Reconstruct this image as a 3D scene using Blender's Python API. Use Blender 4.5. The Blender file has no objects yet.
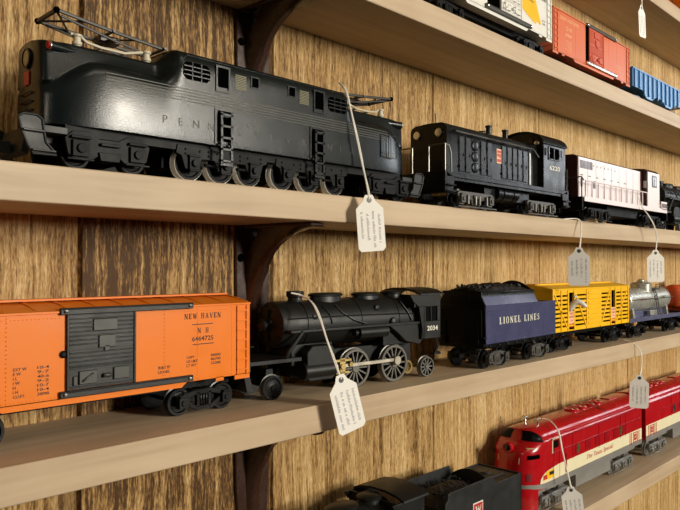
import bpy, bmesh, math, random
from mathutils import Vector, Matrix
random.seed(7)
SC = bpy.context.scene
COL = SC.collection
PI = math.pi

# ------------------------------------------------------------------ helpers
def s2l(c):
    return tuple(((v/255)/12.92 if v/255 <= .04045 else ((v/255+.055)/1.055)**2.4) for v in c)

class MB:
    """collects shapes in millimetres, links them as ONE mesh object"""
    def __init__(s): s.v = []; s.f = []
    def add(s, vs, fs):
        b = len(s.v); s.v += [tuple(p) for p in vs]; s.f += [tuple(b+i for i in f) for f in fs]; return s
    def merge(s, o, M=None):
        return s.add([tuple(M @ Vector(p)) for p in o.v] if M else o.v, o.f)
    def box(s, x0, x1, y0, y1, z0, z1):
        return s.add([(x0,y0,z0),(x1,y0,z0),(x1,y1,z0),(x0,y1,z0),(x0,y0,z1),(x1,y0,z1),(x1,y1,z1),(x0,y1,z1)],
                     [(0,3,2,1),(4,5,6,7),(0,1,5,4),(1,2,6,5),(2,3,7,6),(3,0,4,7)])
    def cbox(s, x, y, z, a, b, c): return s.box(x-a/2, x+a/2, y-b/2, y+b/2, z-c/2, z+c/2)
    def loft(s, rings, cap=True, closed=True):
        n = len(rings[0]); vs = [p for r in rings for p in r]; fs = []
        for i in range(len(rings)-1):
            for j in range(n if closed else n-1):
                k = (j+1) % n
                fs.append((i*n+j, i*n+k, (i+1)*n+k, (i+1)*n+j))
        if cap:
            fs.append(tuple(range(n-1, -1, -1))); fs.append(tuple((len(rings)-1)*n+j for j in range(n)))
        return s.add(vs, fs)
    def py(s, pts, y0, y1): return s.loft([[(x,y0,z) for x,z in pts], [(x,y1,z) for x,z in pts]])
    def px(s, pts, x0, x1): return s.loft([[(x0,y,z) for y,z in pts], [(x1,y,z) for y,z in pts]])
    def pz(s, pts, z0, z1): return s.loft([[(x,y,z0) for x,y in pts], [(x,y,z1) for x,y in pts]])
    def lathe(s, prof, o, axis, n=24):
        """prof: (radius, distance along axis)"""
        a = Vector(axis).normalized(); t = Vector((0,0,1)) if abs(a.z) < .9 else Vector((1,0,0))
        u = a.cross(t).normalized(); w = a.cross(u); o = Vector(o); rings = []
        for r, h in prof:
            rings.append([tuple(o + a*h + (u*math.cos(2*PI*k/n) + w*math.sin(2*PI*k/n))*max(r,.01)) for k in range(n)])
        return s.loft(rings, cap=prof[0] != prof[-1])
    def cyl(s, p, q, r, n=16, r2=None):
        p, q = Vector(p), Vector(q); d = (q-p)
        return s.lathe([(r,0),(r if r2 is None else r2, d.length)], p, d, n)
    def tube(s, path, r, n=6):
        P = [Vector(p) for p in path]; rings = []; u = None
        for i, p in enumerate(P):
            d = (P[min(i+1,len(P)-1)] - P[max(i-1,0)]).normalized()
            if u is None: u = d.orthogonal().normalized()
            u = (u - d*u.dot(d)); u = u.normalized() if u.length > 1e-6 else d.orthogonal().normalized()
            w = d.cross(u)
            rings.append([tuple(p + (u*math.cos(2*PI*k/n)+w*math.sin(2*PI*k/n))*r) for k in range(n)])
        return s.loft(rings)
    def sphere(s, c, r, n=12, sz=1.0):
        m = n//2
        return s.lathe([(r*math.sin(PI*i/m), -r*sz*math.cos(PI*i/m)) for i in range(m+1)], c, (0,0,1), n)
    def build(s, name, mat, parent=None, ang=35, bev=0, loc=None, label=None, smooth=True, seg=2):
        me = bpy.data.meshes.new(name)
        me.from_pydata([(x*.001, y*.001, z*.001) for x,y,z in s.v], [], s.f)
        bm = bmesh.new(); bm.from_mesh(me); bmesh.ops.recalc_face_normals(bm, faces=bm.faces); bm.to_mesh(me); bm.free()
        me.materials.append(mat)
        if smooth:
            me.polygons.foreach_set('use_smooth', [True]*len(me.polygons))
            me.set_sharp_from_angle(angle=math.radians(ang))
        o = bpy.data.objects.new(name, me); COL.objects.link(o)
        if parent: o.parent = parent
        if loc: o.location = [c*.001 for c in loc]
        if bev:
            b = o.modifiers.new('bevel', 'BEVEL'); b.width = bev*.001; b.segments = seg; b.limit_method = 'ANGLE'; b.angle_limit = math.radians(40)
        if label: o['label'] = label
        return o

def thing(name, label, cat, x, y, z, rz=0, group=None):
    o = bpy.data.objects.new(name, None); COL.objects.link(o); o.empty_display_size = .02
    o.location = (x, y, z); o.rotation_euler = (0, 0, rz); tag(o, label, cat, group); return o
def tag(o, label, cat, group=None, kind=None):
    o['label'] = label; o['category'] = cat
    if group: o['group'] = group
    if kind: o['kind'] = kind
    return o

# lettering ----------------------------------------------------------------
def text_raw(t, shear=0, off=0):
    cu = bpy.data.curves.new('t', 'FONT'); cu.body = t; cu.size = 1; cu.shear = shear; cu.offset = off; cu.resolution_u = 3
    o = bpy.data.objects.new('t', cu); COL.objects.link(o)
    me = bpy.data.meshes.new_from_object(o.evaluated_get(bpy.context.evaluated_depsgraph_get()))
    vs = [(v.co.x, v.co.y) for v in me.vertices]; fs = [tuple(p.vertices) for p in me.polygons]
    bpy.data.objects.remove(o); bpy.data.meshes.remove(me); bpy.data.curves.remove(cu)
    return vs, fs
def text(mb, t, x, z, h, y, w=None, anchor='l', shear=0, off=0, side=-1):
    """flat lettering of height h on the plane y, reading left to right for a viewer at -y"""
    vs, fs = text_raw(t, shear, off)
    if not vs: return
    x0 = min(v[0] for v in vs); x1 = max(v[0] for v in vs); z0 = min(v[1] for v in vs); z1 = max(v[1] for v in vs)
    k = h/(z1-z0); kx = k if w is None else w/(x1-x0); W = (x1-x0)*kx
    ox = x - (W/2 if anchor == 'c' else 0)
    mb.add([(ox+(a-x0)*kx, y, z+(b-z0)*k) for a, b in vs], fs)
def serif(mb, t, x, z, h, w, y, gap=.28):
    """simple slab-serif capitals"""
    G = dict(L=.72, I=.42, O=.85, N=.9, E=.74, S=.66, H=.9, W=1.15, A=.9, V=.9, R=.8)
    tot = sum((.5 if c == ' ' else G[c]) + gap for c in t) - gap; kx = w/tot; px = 0
    def quad(a, b, c, d): mb.add([(x+(px+p[0])*kx, y, z+p[1]*h) for p in (a,b,c,d)], [(0,1,2,3)])
    def R(a, b, c, d): quad((a,c),(b,c),(b,d),(a,d))
    def vert(c, wd=.26, ser=True):
        R(c-wd/2, c+wd/2, 0, 1)
        if ser: R(c-wd/2-.1, c+wd/2+.1, 0, .07); R(c-wd/2-.1, c+wd/2+.1, .93, 1)
    def dia(xa, za, xb, zb, wd): quad((xa-wd/2,za),(xa+wd/2,za),(xb+wd/2,zb),(xb-wd/2,zb))
    for c in t:
        if c == ' ': px += .5+gap; continue
        g = G[c]
        if c == 'L': vert(.2); R(.2,g,0,.09); R(g-.09,g,0,.32)
        elif c == 'I': vert(g/2)
        elif c == 'E': vert(.2); R(.2,g,0,.09); R(.2,g,.91,1); R(.2,g-.15,.46,.55); R(g-.09,g,0,.28); R(g-.09,g,.72,1)
        elif c == 'N': vert(.14,.1); vert(g-.14,.1); dia(.14,1,g-.14,0,.24)
        elif c == 'H': vert(.2,.18); vert(g-.2,.18); R(.2,g-.2,.46,.55)
        elif c == 'A': dia(.1,0,g/2,1,.1); dia(g-.16,0,g/2,1,.2); R(.22,g-.25,.3,.38); R(0,.25,0,.06); R(g-.32,g,0,.06)
        elif c == 'V': dia(.15,1,g/2,0,.2); dia(g-.1,1,g/2,0,.1); R(0,.3,.94,1); R(g-.25,g,.94,1)
        elif c == 'W': dia(.13,1,.36,0,.18); dia(.6,1,.36,0,.1); dia(.56,1,.8,0,.18); dia(1.08,1,.8,0,.1); R(0,.28,.94,1); R(.95,g,.94,1)
        elif c == 'O':
            n = 20; vs = []
            for k in range(n):
                a = 2*PI*k/n
                vs.append((x+(px+g/2+g/2*math.cos(a))*kx, y, z+(.5+.5*math.sin(a))*h)); vs.append((x+(px+g/2+(g/2-.2)*math.cos(a))*kx, y, z+(.5+.42*math.sin(a))*h))
            mb.add(vs, [(2*k,2*k+1,2*((k+1)%n)+1,2*((k+1)%n)) for k in range(n)])
        elif c == 'S':
            P = [(.56,.78),(.5,.9),(.33,.95),(.16,.88),(.12,.74),(.2,.6),(.45,.44),(.55,.3),(.5,.12),(.33,.05),(.14,.1),(.08,.25)]
            for i in range(len(P)-1):
                wd = .18 if 4 <= i <= 7 else .1
                (ax,az),(bx,bz) = P[i],P[i+1]; l = math.hypot(bx-ax,bz-az); nx,nz = -(bz-az)/l*wd/2,(bx-ax)/l*wd/2
                quad((ax+nx,az+nz),(ax-nx,az-nz),(bx-nx,bz-nz),(bx+nx,bz+nz))
        px += g+gap

# materials ------------------------------------------------------------------
def mat(name, col, rough=.45, metal=0, var=.12, bump=0, bscale=900, vscale=60, coat=0, spec=.5, rv=.07):
    m = bpy.data.materials.new(name); m.use_nodes = True; nt = m.node_tree; N = nt.nodes; Lk = nt.links
    b = N['Principled BSDF']; b.inputs['Roughness'].default_value = rough; b.inputs['Metallic'].default_value = metal
    b.inputs['Specular IOR Level'].default_value = spec
    if coat: b.inputs['Coat Weight'].default_value = coat; b.inputs['Coat Roughness'].default_value = .15
    tc = N.new('ShaderNodeTexCoord'); no = N.new('ShaderNodeTexNoise'); no.inputs['Scale'].default_value = vscale; no.inputs['Detail'].default_value = 4
    Lk.new(tc.outputs['Object'], no.inputs['Vector'])
    mx = N.new('ShaderNodeMix'); mx.data_type = 'RGBA'; c = s2l(col)
    mx.inputs[6].default_value = tuple(v*(1-var) for v in c)+(1,); mx.inputs[7].default_value = tuple(min(1,v*(1+var)) for v in c)+(1,)
    Lk.new(no.outputs['Fac'], mx.inputs[0]); Lk.new(mx.outputs[2], b.inputs['Base Color'])
    mr = N.new('ShaderNodeMapRange'); mr.inputs[1].default_value = .3; mr.inputs[2].default_value = .7
    mr.inputs[3].default_value = max(0,rough-rv); mr.inputs[4].default_value = min(1,rough+rv)
    Lk.new(no.outputs['Fac'], mr.inputs[0]); Lk.new(mr.outputs[0], b.inputs['Roughness'])
    if bump:
        n2 = N.new('ShaderNodeTexNoise'); n2.inputs['Scale'].default_value = bscale; n2.inputs['Detail'].default_value = 3
        Lk.new(tc.outputs['Object'], n2.inputs['Vector'])
        bp = N.new('ShaderNodeBump'); bp.inputs['Strength'].default_value = bump; bp.inputs['Distance'].default_value = .0006
        Lk.new(n2.outputs['Fac'], bp.inputs['Height']); Lk.new(bp.outputs['Normal'], b.inputs['Normal'])
    return m

def wall_wood():
    m = bpy.data.materials.new('pecky_plank_panelling'); m.use_nodes = True; nt = m.node_tree; N = nt.nodes; Lk = nt.links
    b = N['Principled BSDF']; b.inputs['Roughness'].default_value = .55; b.inputs['Specular IOR Level'].default_value = .15
    tc = N.new('ShaderNodeTexCoord'); at = N.new('ShaderNodeAttribute'); at.attribute_name = 'plank'
    off = N.new('ShaderNodeVectorMath'); off.operation = 'MULTIPLY_ADD'; off.inputs[1].default_value = (1,1,1)
    cb = N.new('ShaderNodeCombineXYZ'); Lk.new(at.outputs['Fac'], cb.inputs[0]); Lk.new(at.outputs['Fac'], cb.inputs[2])
    sc = N.new('ShaderNodeVectorMath'); sc.operation = 'SCALE'; sc.inputs['Scale'].default_value = 7.3; Lk.new(cb.outputs[0], sc.inputs[0])
    Lk.new(tc.outputs['Object'], off.inputs[0]); Lk.new(sc.outputs[0], off.inputs[2])
    # gentle sideways wander so that the grain bends round knots
    def noise(scale, vec, det=3, rough=.55):
        n = N.new('ShaderNodeTexNoise'); n.inputs['Scale'].default_value = scale; n.inputs['Detail'].default_value = det; n.inputs['Roughness'].default_value = rough
        Lk.new(vec, n.inputs['Vector']); return n
    wn = noise(9, off.outputs[0], 2)
    ws = N.new('ShaderNodeVectorMath'); ws.operation = 'SCALE'; ws.inputs['Scale'].default_value = .012
    Lk.new(wn.outputs['Color'], ws.inputs[0])
    ad = N.new('ShaderNodeVectorMath'); ad.operation = 'ADD'; Lk.new(off.outputs[0], ad.inputs[0]); Lk.new(ws.outputs[0], ad.inputs[1])
    def mapped(sx, sz):
        mp = N.new('ShaderNodeMapping'); mp.inputs['Scale'].default_value = (sx, 1, sz); Lk.new(ad.outputs[0], mp.inputs['Vector']); return mp.outputs[0]
    broad = noise(1, mapped(34, 1.6), 3)
    mid = noise(1, mapped(230, 11), 4, .6)
    fine = noise(1, mapped(620, 75), 3, .65)
    wv = noise(1, mapped(1000, 240), 2, .5)
    def math_(op, a, b_=None, v=None):
        n = N.new('ShaderNodeMath'); n.operation = op
        Lk.new(a, n.inputs[0])
        if b_ is not None: Lk.new(b_, n.inputs[1])
        if v is not None: n.inputs[1].default_value = v
        return n.outputs[0]
    s = math_('ADD', math_('MULTIPLY', broad.outputs['Fac'], v=.5), math_('MULTIPLY', mid.outputs['Fac'], v=1.0))
    s = math_('ADD', s, math_('MULTIPLY', fine.outputs['Fac'], v=.85))
    s = math_('ADD', s, math_('MULTIPLY', wv.outputs['Fac'], v=.4))
    amp = math_('ADD', math_('MULTIPLY', at.outputs['Fac'], v=-.45), v=1.08)
    s = math_('ADD', math_('MULTIPLY', math_('SUBTRACT', s, v=1.375), amp), v=1.375)
    pv = math_('MULTIPLY', math_('SUBTRACT', at.outputs['Fac'], v=.5), v=.27)
    s = math_('ADD', s, pv)
    r = N.new('ShaderNodeValToRGB'); e = r.color_ramp.elements
    e[0].position = .57; e[0].color = s2l((80,56,30))+(1,)
    e[1].position = .95; e[1].color = s2l((222,194,146))+(1,)
    for p, c in ((.65,(124,92,52)),(.73,(164,128,78)),(.82,(190,156,102))):
        x = e.new(p); x.color = s2l(c)+(1,)
    nm = N.new('ShaderNodeMath'); nm.operation = 'MULTIPLY_ADD'; nm.inputs[1].default_value = .8; nm.inputs[2].default_value = .735-.8*1.375; Lk.new(s, nm.inputs[0]); Lk.new(nm.outputs[0], r.inputs[0])
    # dark pecky pits
    pit = noise(1, mapped(480, 110), 2, .5)
    pm = N.new('ShaderNodeMapRange'); pm.inputs[1].default_value = .60; pm.inputs[2].default_value = .68; pm.inputs[3].default_value = 0; pm.inputs[4].default_value = .75; Lk.new(pit.outputs['Fac'], pm.inputs[0])
    reg = noise(7, off.outputs[0], 2); rm = N.new('ShaderNodeMapRange'); rm.inputs[1].default_value = .38; rm.inputs[2].default_value = .6; Lk.new(reg.outputs['Fac'], rm.inputs[0])
    pf = math_('MULTIPLY', pm.outputs[0], rm.outputs[0])
    # a few knots
    vo = N.new('ShaderNodeTexVoronoi'); vo.inputs['Scale'].default_value = 1; vo.feature = 'F1'
    Lk.new(mapped(7, 3.5), vo.inputs['Vector'])
    km = N.new('ShaderNodeMapRange'); km.inputs[1].default_value = .05; km.inputs[2].default_value = .13; km.inputs[3].default_value = .55; km.inputs[4].default_value = 0; Lk.new(vo.outputs['Distance'], km.inputs[0])
    pf = math_('MAXIMUM', pf, km.outputs[0])
    mx = N.new('ShaderNodeMix'); mx.data_type = 'RGBA'; Lk.new(pf, mx.inputs[0]); Lk.new(r.outputs[0], mx.inputs[6]); mx.inputs[7].default_value = s2l((60,38,18))+(1,)
    Lk.new(mx.outputs[2], b.inputs['Base Color'])
    bp = N.new('ShaderNodeBump'); bp.inputs['Strength'].default_value = .35; bp.inputs['Distance'].default_value = .001
    Lk.new(s, bp.inputs['Height']); Lk.new(bp.outputs[0], b.inputs['Normal'])
    return m

def shelf_wood():
    m = bpy.data.materials.new('painted_pine_board'); m.use_nodes = True; nt = m.node_tree; N = nt.nodes; Lk = nt.links
    b = N['Principled BSDF']; b.inputs['Roughness'].default_value = .5; b.inputs['Specular IOR Level'].default_value = .35
    tc = N.new('ShaderNodeTexCoord'); mp = N.new('ShaderNodeMapping'); mp.inputs['Scale'].default_value = (5, 90, 90); Lk.new(tc.outputs['Object'], mp.inputs['Vector'])
    no = N.new('ShaderNodeTexNoise'); no.inputs['Scale'].default_value = 1; no.inputs['Detail'].default_value = 5; no.inputs['Distortion'].default_value = .6; Lk.new(mp.outputs[0], no.inputs['Vector'])
    n2 = N.new('ShaderNodeTexNoise'); n2.inputs['Scale'].default_value = 14; n2.inputs['Detail'].default_value = 4; Lk.new(tc.outputs['Object'], n2.inputs['Vector'])
    ad = N.new('ShaderNodeMath'); ad.operation = 'MULTIPLY_ADD'; ad.inputs[1].default_value = .5; Lk.new(n2.outputs['Fac'], ad.inputs[0]); Lk.new(no.outputs['Fac'], ad.inputs[2])
    r = N.new('ShaderNodeValToRGB'); e = r.color_ramp.elements
    e[0].position = .5; e[0].color = s2l((176,152,122))+(1,); e[1].position = .95; e[1].color = s2l((200,178,147))+(1,)
    Lk.new(ad.outputs[0], r.inputs[0]); Lk.new(r.outputs[0], b.inputs['Base Color'])
    bp = N.new('ShaderNodeBump'); bp.inputs['Strength'].default_value = .15; bp.inputs['Distance'].default_value = .0005; Lk.new(no.outputs['Fac'], bp.inputs['Height']); Lk.new(bp.outputs[0], b.inputs['Normal'])
    return m

M = {}
M['wall'] = wall_wood(); M['shelf'] = shelf_wood()
M['bracket'] = mat('brown_plastic', (58,38,28), .28, var=.08)
M['steel'] = mat('bright_steel', (205,205,200), .25, 1)
M['wornwheel'] = mat('worn_wheel_rim', (104,101,94), .4, .3)
M['casting'] = mat('grey_black_casting', (25,25,23), .42, var=.12, bump=.12, spec=.3)
M['shield'] = mat('dark_windshield', (7,7,8), .35, spec=.12)
M['wheelrim'] = mat('polished_wheel_rim', (246,244,236), .3, 0)
M['dsteel'] = mat('dull_steel', (120,118,112), .4, .9)
M['gg1'] = mat('dark_green_enamel', (11,19,20), .26, var=.05, bump=.17, bscale=1300, coat=.1, rv=.02)
M['gold'] = mat('worn_gold_paint', (60,58,42), .5, var=.4, vscale=500)
M['grille'] = mat('olive_grille_paint', (112,108,72), .5)
M['black'] = mat('black_casting', (12,12,12), .5, var=.15, bump=.12, spec=.16)
M['blackm'] = mat('satin_black_metal', (12,12,12), .3, var=.15, bump=.1, spec=.3)
M['soft'] = mat('worn_black_paint', (22,23,21), .5, var=.15, bump=.2)
M['dark'] = mat('dark_opening', (4,4,4), .9, spec=0)
M['plate'] = mat('worn_door_plate', (52,54,47), .45)
M['glass'] = mat('dark_window', (12,13,14), .12)
M['red'] = mat('red_marker', (190,30,28), .3)
M['cream_lens'] = mat('headlight_lens', (186,176,130), .2)
M['orange'] = mat('orange_plastic', (232,120,4), .4, var=.06, bump=.05, spec=.3)
M['orange2'] = mat('faded_orange_plastic', (214,108,62), .42, var=.08)
M['dorange'] = mat('brown_orange_door', (200,82,42), .45, var=.1)
M['ink'] = mat('black_ink', (24,16,14), .6)
M['white'] = mat('white_paint', (228,226,218), .4, var=.04)
M['letterw'] = mat('white_lettering', (225,222,205), .5)
M['paleink'] = mat('pale_lettering', (236,190,140), .6)
M['daylight_blue'] = mat('side_plate_daylight_tint', (66,68,100), .3, var=.04)  # bluish window daylight put into the tender side colour
M['coal'] = mat('coal_lumps', (20,19,19), .6, bump=1, bscale=300)
M['yellow'] = mat('yellow_plastic', (246,190,20), .38, var=.05)
M['pink'] = mat('pale_pink_placard', (240,190,150), .5)
M['redink'] = mat('red_lettering', (190,40,30), .5)
M['silver'] = mat('silver_grey_paint', (176,176,166), .3, .45, var=.08)
M['blue'] = mat('blue_plastic', (84,138,192), .36, var=.05)
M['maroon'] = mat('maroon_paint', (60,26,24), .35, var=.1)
M['pinkwhite'] = mat('pinkish_white_glare_and_trim', (236,222,222), .35, var=.03)  # road diesel's side glare put into the colour; also its railings
M['f3red'] = mat('glossy_red_enamel', (176,14,24), .22, var=.1, bump=.05, coat=.35)
M['f3cream'] = mat('cream_enamel', (232,222,184), .35, var=.04)
M['f3grey'] = mat('grey_frame_paint', (142,140,134), .4, .3)
M['f3truck'] = mat('silver_truck_casting', (150,150,146), .35, .7)
M['brass'] = mat('brass_rod', (190,165,105), .3, .9)
M['rodsteel'] = mat('satin_rod_steel', (190,182,164), .34, .85)
M['card'] = mat('white_card', (243,240,232), .7, var=.02)
M['thread'] = mat('white_cotton_string', (238,234,222), .8)
M['pencil'] = mat('pencil_handwriting', (120,116,122), .8)
M['ivory'] = mat('ivory_insulator', (200,190,165), .45)
M['truckgrey'] = mat('worn_grey_truck', (80,78,74), .42, .3, var=.25)

# rolling stock bits -----------------------------------------------------------
def wheel_mb(r, spokes=0, th=4.2):
    m = MB()
    if not spokes:
        m.lathe([(0,-3.6),(2,-3.6),(2.2,-2.7),(r*.55,-2.2),(r*.72,-2.2),(r*.8,-3.3),(r*.97,-3.3),(r,-2.9),(r,.1),(r+1.1,.4),(r+1.1,th-3.2),(0,th-3.2)], (0,0,0), (0,1,0), 28)
    else:
        m.lathe([(r*.84,-2.6),(r*.87,-3.2),(r*.97,-3.2),(r,-2.8),(r,.1),(r+1.1,.4),(r+1.1,1.2),(r*.84,1.2),(r*.84,-2.6)], (0,0,0), (0,1,0), 32)
        m.lathe([(0,-3.4),(r*.22,-3.4),(r*.25,-2.6),(r*.25,.6),(0,.6)], (0,0,0), (0,1,0), 16)
        for k in range(spokes):
            a = 2*PI*k/spokes; c, s_ = math.cos(a), math.sin(a)
            b = MB().box(r*.2, r*.84, -2.4, -.15, -.65, .65)
            m.merge(b, Matrix(((c,0,-s_,0),(0,1,0,0),(s_,0,c,0),(0,0,0,1))))
        m.lathe([(r*.82,-.2),(r*.82,.8),(0,.8),(0,-.2)], (0,0,0), (0,1,0), 24)
    return m
_wc = {}
def wheel(parent, x, y, r, m, spokes=0, far=False, rim=None, name='wheel'):
    k = (r, spokes, m.name, rim and rim.name)
    if k not in _wc:
        o = wheel_mb(r, spokes).build(name, m); me = o.data; _wc[k] = me; bpy.data.objects.remove(o)
        if rim:
            me.materials.append(rim)
            for p in me.polygons:
                if all(math.hypot(me.vertices[i].co.x, me.vertices[i].co.z)*1000 > r*.88 for i in p.vertices) or (spokes and p.center.y < -.0011): p.material_index = 1
            if spokes:
                me.materials.append(M['dark'])
                for p in me.polygons:
                    if p.material_index == 0 and p.center.y > -.0011: p.material_index = 2
    o = bpy.data.objects.new(name, _wc[k]); COL.objects.link(o); o.parent = parent
    o.location = (x*.001, y*.001, (r+.05)*.001)
    if far: o.rotation_euler = (0, 0, PI)
    return o
GY = 16.4   # tread offset of a wheel from the centre line
def sideframe(mb, sp, r, yo, style='bettendorf'):
    """one truck side in the xz plane, outer face at y = yo (negative = viewer side)"""
    s = -1 if yo < 0 else 1; yi = yo - s*3.2; h = sp/2
    A = lambda pts: mb.py(pts, min(yo,yi), max(yo,yi))
    if style == 'bettendorf':
        A([(-h-4,r+4.5),(-h+2,r+6),(-6,r+8),(6,r+8),(h-2,r+6),(h+4,r+4.5),(h+4,r+1.5),(h-3,r+2),(6,r+4.6),(-6,r+4.6),(-h+3,r+2),(-h-4,r+1.5)])
        A([(-h+3,r-1.5),(-7,r-7),(7,r-7),(h-3,r-1.5),(h-4,r+1.5),(6,r-4),(-6,r-4),(-h+4,r+1.5)])
        for x in (-5,5): A([(x-1.3,r-5),(x+1.3,r-5),(x+1.3,r+6),(x-1.3,r+6)])
        for x in (-2.4,0,2.4): mb.cyl((x,yo-s*1,r-4),(x,yo-s*1,r+5),1.0,8)
    elif style == 'loco':
        A([(-h-7,r+5),(-h-4,r+7.5),(h+4,r+7.5),(h+7,r+5),(h+6,r+2),(h-5,r+1.5),(7,r-1),(-7,r-1),(-h+5,r+1.5),(-h-6,r+2)])
        A([(-9,r-1),(9,r-1),(7,r-5.5),(-7,r-5.5)])
        for x in (-h,h):
            A([(x-5,r+3),(x+5,r+3),(x+4,r-5.5),(x-4,r-5.5)])
        for x in (-h+8.5,-3.4,3.4,h-8.5): mb.cyl((x,yo+s*1.2,r-5),(x,yo+s*1.2,r+4),1.7,10)
        mb.box(-h-9,h+9,min(yo+s*1.5,yo+s*2.5),max(yo+s*1.5,yo+s*2.5),r-8.3,r-6.9)
        mb.cbox(0,yo+s*.8,r+3,12,2,3)
    for x in (-h,h):
        mb.cbox(x, yo, r, 7.6, 5, 7.6)
        mb.cyl((x,yo+s*1.5,r),(x,yo+s*3.6,r),2.1,10)
        mb.cbox(x, yo+s*.9, r+4.6, 6, 3.4, 1.6)
def truck(root, cx, sp=36, r=9.3, style='bettendorf', m=None, wm=None, rz=0, name='truck', yo=23.5, coupler=0):
    m = m or M['blackm']; wm = wm or M['blackm']
    b = MB(); sideframe(b, sp, r, -yo, style); sideframe(b, sp, r, yo, style)
    b.box(-5,5,-yo+3,yo-3,r+2,r+7); b.cyl((0,0,r+5),(0,0,r+13),6,16)
    for x in (-sp/2, sp/2): b.cyl((x,-yo+2,r),(x,yo-2,r),1.6,8)
    if coupler:
        s = 1 if coupler > 0 else -1
        b.box(min(0,s*(abs(coupler)-7)), max(0,s*(abs(coupler)-7)), -3,3, r+1, r+4)
        c = s*(abs(coupler)-4); b.cbox(c,0,r+2,8,8,7.5); b.cbox(c+s*3.2,-3.2,r+2,5,3,7.5); b.cyl((c,0,r-3.5),(c,0,r+7.5),2.2,10)
    o = b.build(name, m, root, loc=(cx,0,0), bev=.25, seg=1)
    o.rotation_euler = (0,0,rz)
    for x in (-sp/2, sp/2):
        wheel(o, x, -GY, r, wm); wheel(o, x, GY, r, wm, far=True)
    return o
def rivets(mb, x0, x1, z0, z1, y, step=2.4, r=.45, s=-1):
    n = max(1, int(round(math.hypot(x1-x0, z1-z0)/step)))
    for i in range(n+1):
        x = x0+(x1-x0)*i/n; z = z0+(z1-z0)*i/n
        mb.add([(x-r,y,z),(x,y,z-r),(x+r,y,z),(x,y,z+r),(x,y+s*r*.8,z)], [(0,1,4),(1,2,4),(2,3,4),(3,0,4)])
def ladder(root, x0, x1, z0, z1, y, n, m, name='ladder', t=1.0, rail=1.2):
    b = MB(); a, c = (y-t, y+.3)
    b.box(x0,x0+rail,a,c,z0,z1); b.box(x1-rail,x1,a,c,z0,z1)
    for i in range(n):
        z = z0+(z1-z0)*(i+.5)/n; b.box(x0,x1,a-.2,c,z-.55,z+.55)
    return b.build(name, m, root)
def rail(root, pts, r, m, name='handrail', n=6): return MB().tube(pts, r, n).build(name, m, root)
# ------------------------------------------------------------------ the setting
def room_box(name, x0,x1,y0,y1,z0,z1, m):
    o = MB().box(x0*1000,x1*1000,y0*1000,y1*1000,z0*1000,z1*1000).build(name, m, smooth=False); o['kind'] = 'structure'; return o
plain = mat('plain_wall_paint', (46,40,34), .7, var=.03, vscale=3)
floorm = mat('floor_boards', (44,34,27), .5, var=.2, vscale=8)
room_box('floor', -1.8,3.4,-4.2,.02,-.05,0, floorm)
room_box('ceiling', -1.8,3.4,-4.2,.02,2.5,2.55, mat('ceiling_paint',(120,112,98),.8,var=.02,vscale=3))
room_box('wall_left', -1.85,-1.8,-4.2,.02,0,2.5, plain)
room_box('wall_front', -1.8,3.4,-4.25,-4.2,0,2.5, plain)
room_box('wall_right', 3.4,3.45,-4.2,.02,0,2.5, plain)
# plank wall with V grooves between random-width planks
seams = [-1.8,-1.52,-1.27,-1.0,-.74,-.5,-.26,-.02,.2236,.4028,.6444,.8934,1.20,1.44,1.70,1.92,2.2,2.44,2.7,2.95,3.2,3.4]
wb = MB(); pl = []
for a, b in zip(seams[:-1], seams[1:]):
    a, b = a*1000, b*1000; g = 2.0; n0 = len(wb.f)
    pts = [(a,20),(a,3.5),(a+g,0),(b-g,0),(b,3.5),(b,20)]
    wb.pz(pts, 0, 2500)
    pl += [random.Random(round(a)).random()]*(len(wb.f)-n0)
wo = wb.build('wall_back', M['wall'], smooth=False); wo['kind'] = 'structure'
# recalc keeps face order, so one value per face
dark_pl = {(-20,.1),(223.6,.1)}
at = wo.data.attributes.new('plank', 'FLOAT', 'FACE')
vals = []
for p in wo.data.polygons:
    x = p.center.x
    k = max(i for i, s in enumerate(seams) if s <= x+1e-4)
    v = random.Random(k*13+5).random()*.7+.15
    if abs(seams[k]-.2236) < .001: v = .04
    elif abs(seams[k]+.02) < .001: v = .45
    elif abs(seams[k]-.4028) < .001: v = .55
    elif x > .64: v = .82 + .12*(k % 2)
    vals.append(v)
at.data.foreach_set('value', vals)

D = .095; TH = .0215
SH = [('topmost painted shelf board, only its front edge and dark underside in view at upper right', 1.8185),
      ('painted shelf board carrying the white and orange boxcars and a blue hopper car', 1.6437),
      ('painted shelf board carrying the big dark green electric locomotive', 1.4565),
      ('painted shelf board carrying the orange boxcar and black steam locomotive', 1.2928),
      ('lowest painted shelf board, carrying the red streamlined diesel', 1.0985)]
for lb, z in SH:
    o = MB().box(-700, 2300, -95, -.3, z*1000-21.5, z*1000).build('display_shelf', M['shelf'], bev=.8)
    tag(o, lb, 'shelf', 'painted display shelves')
Z1, Z2, Z3, Z4, Z0 = SH[1][1], SH[2][1], SH[3][1], SH[4][1], SH[0][1]

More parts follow.
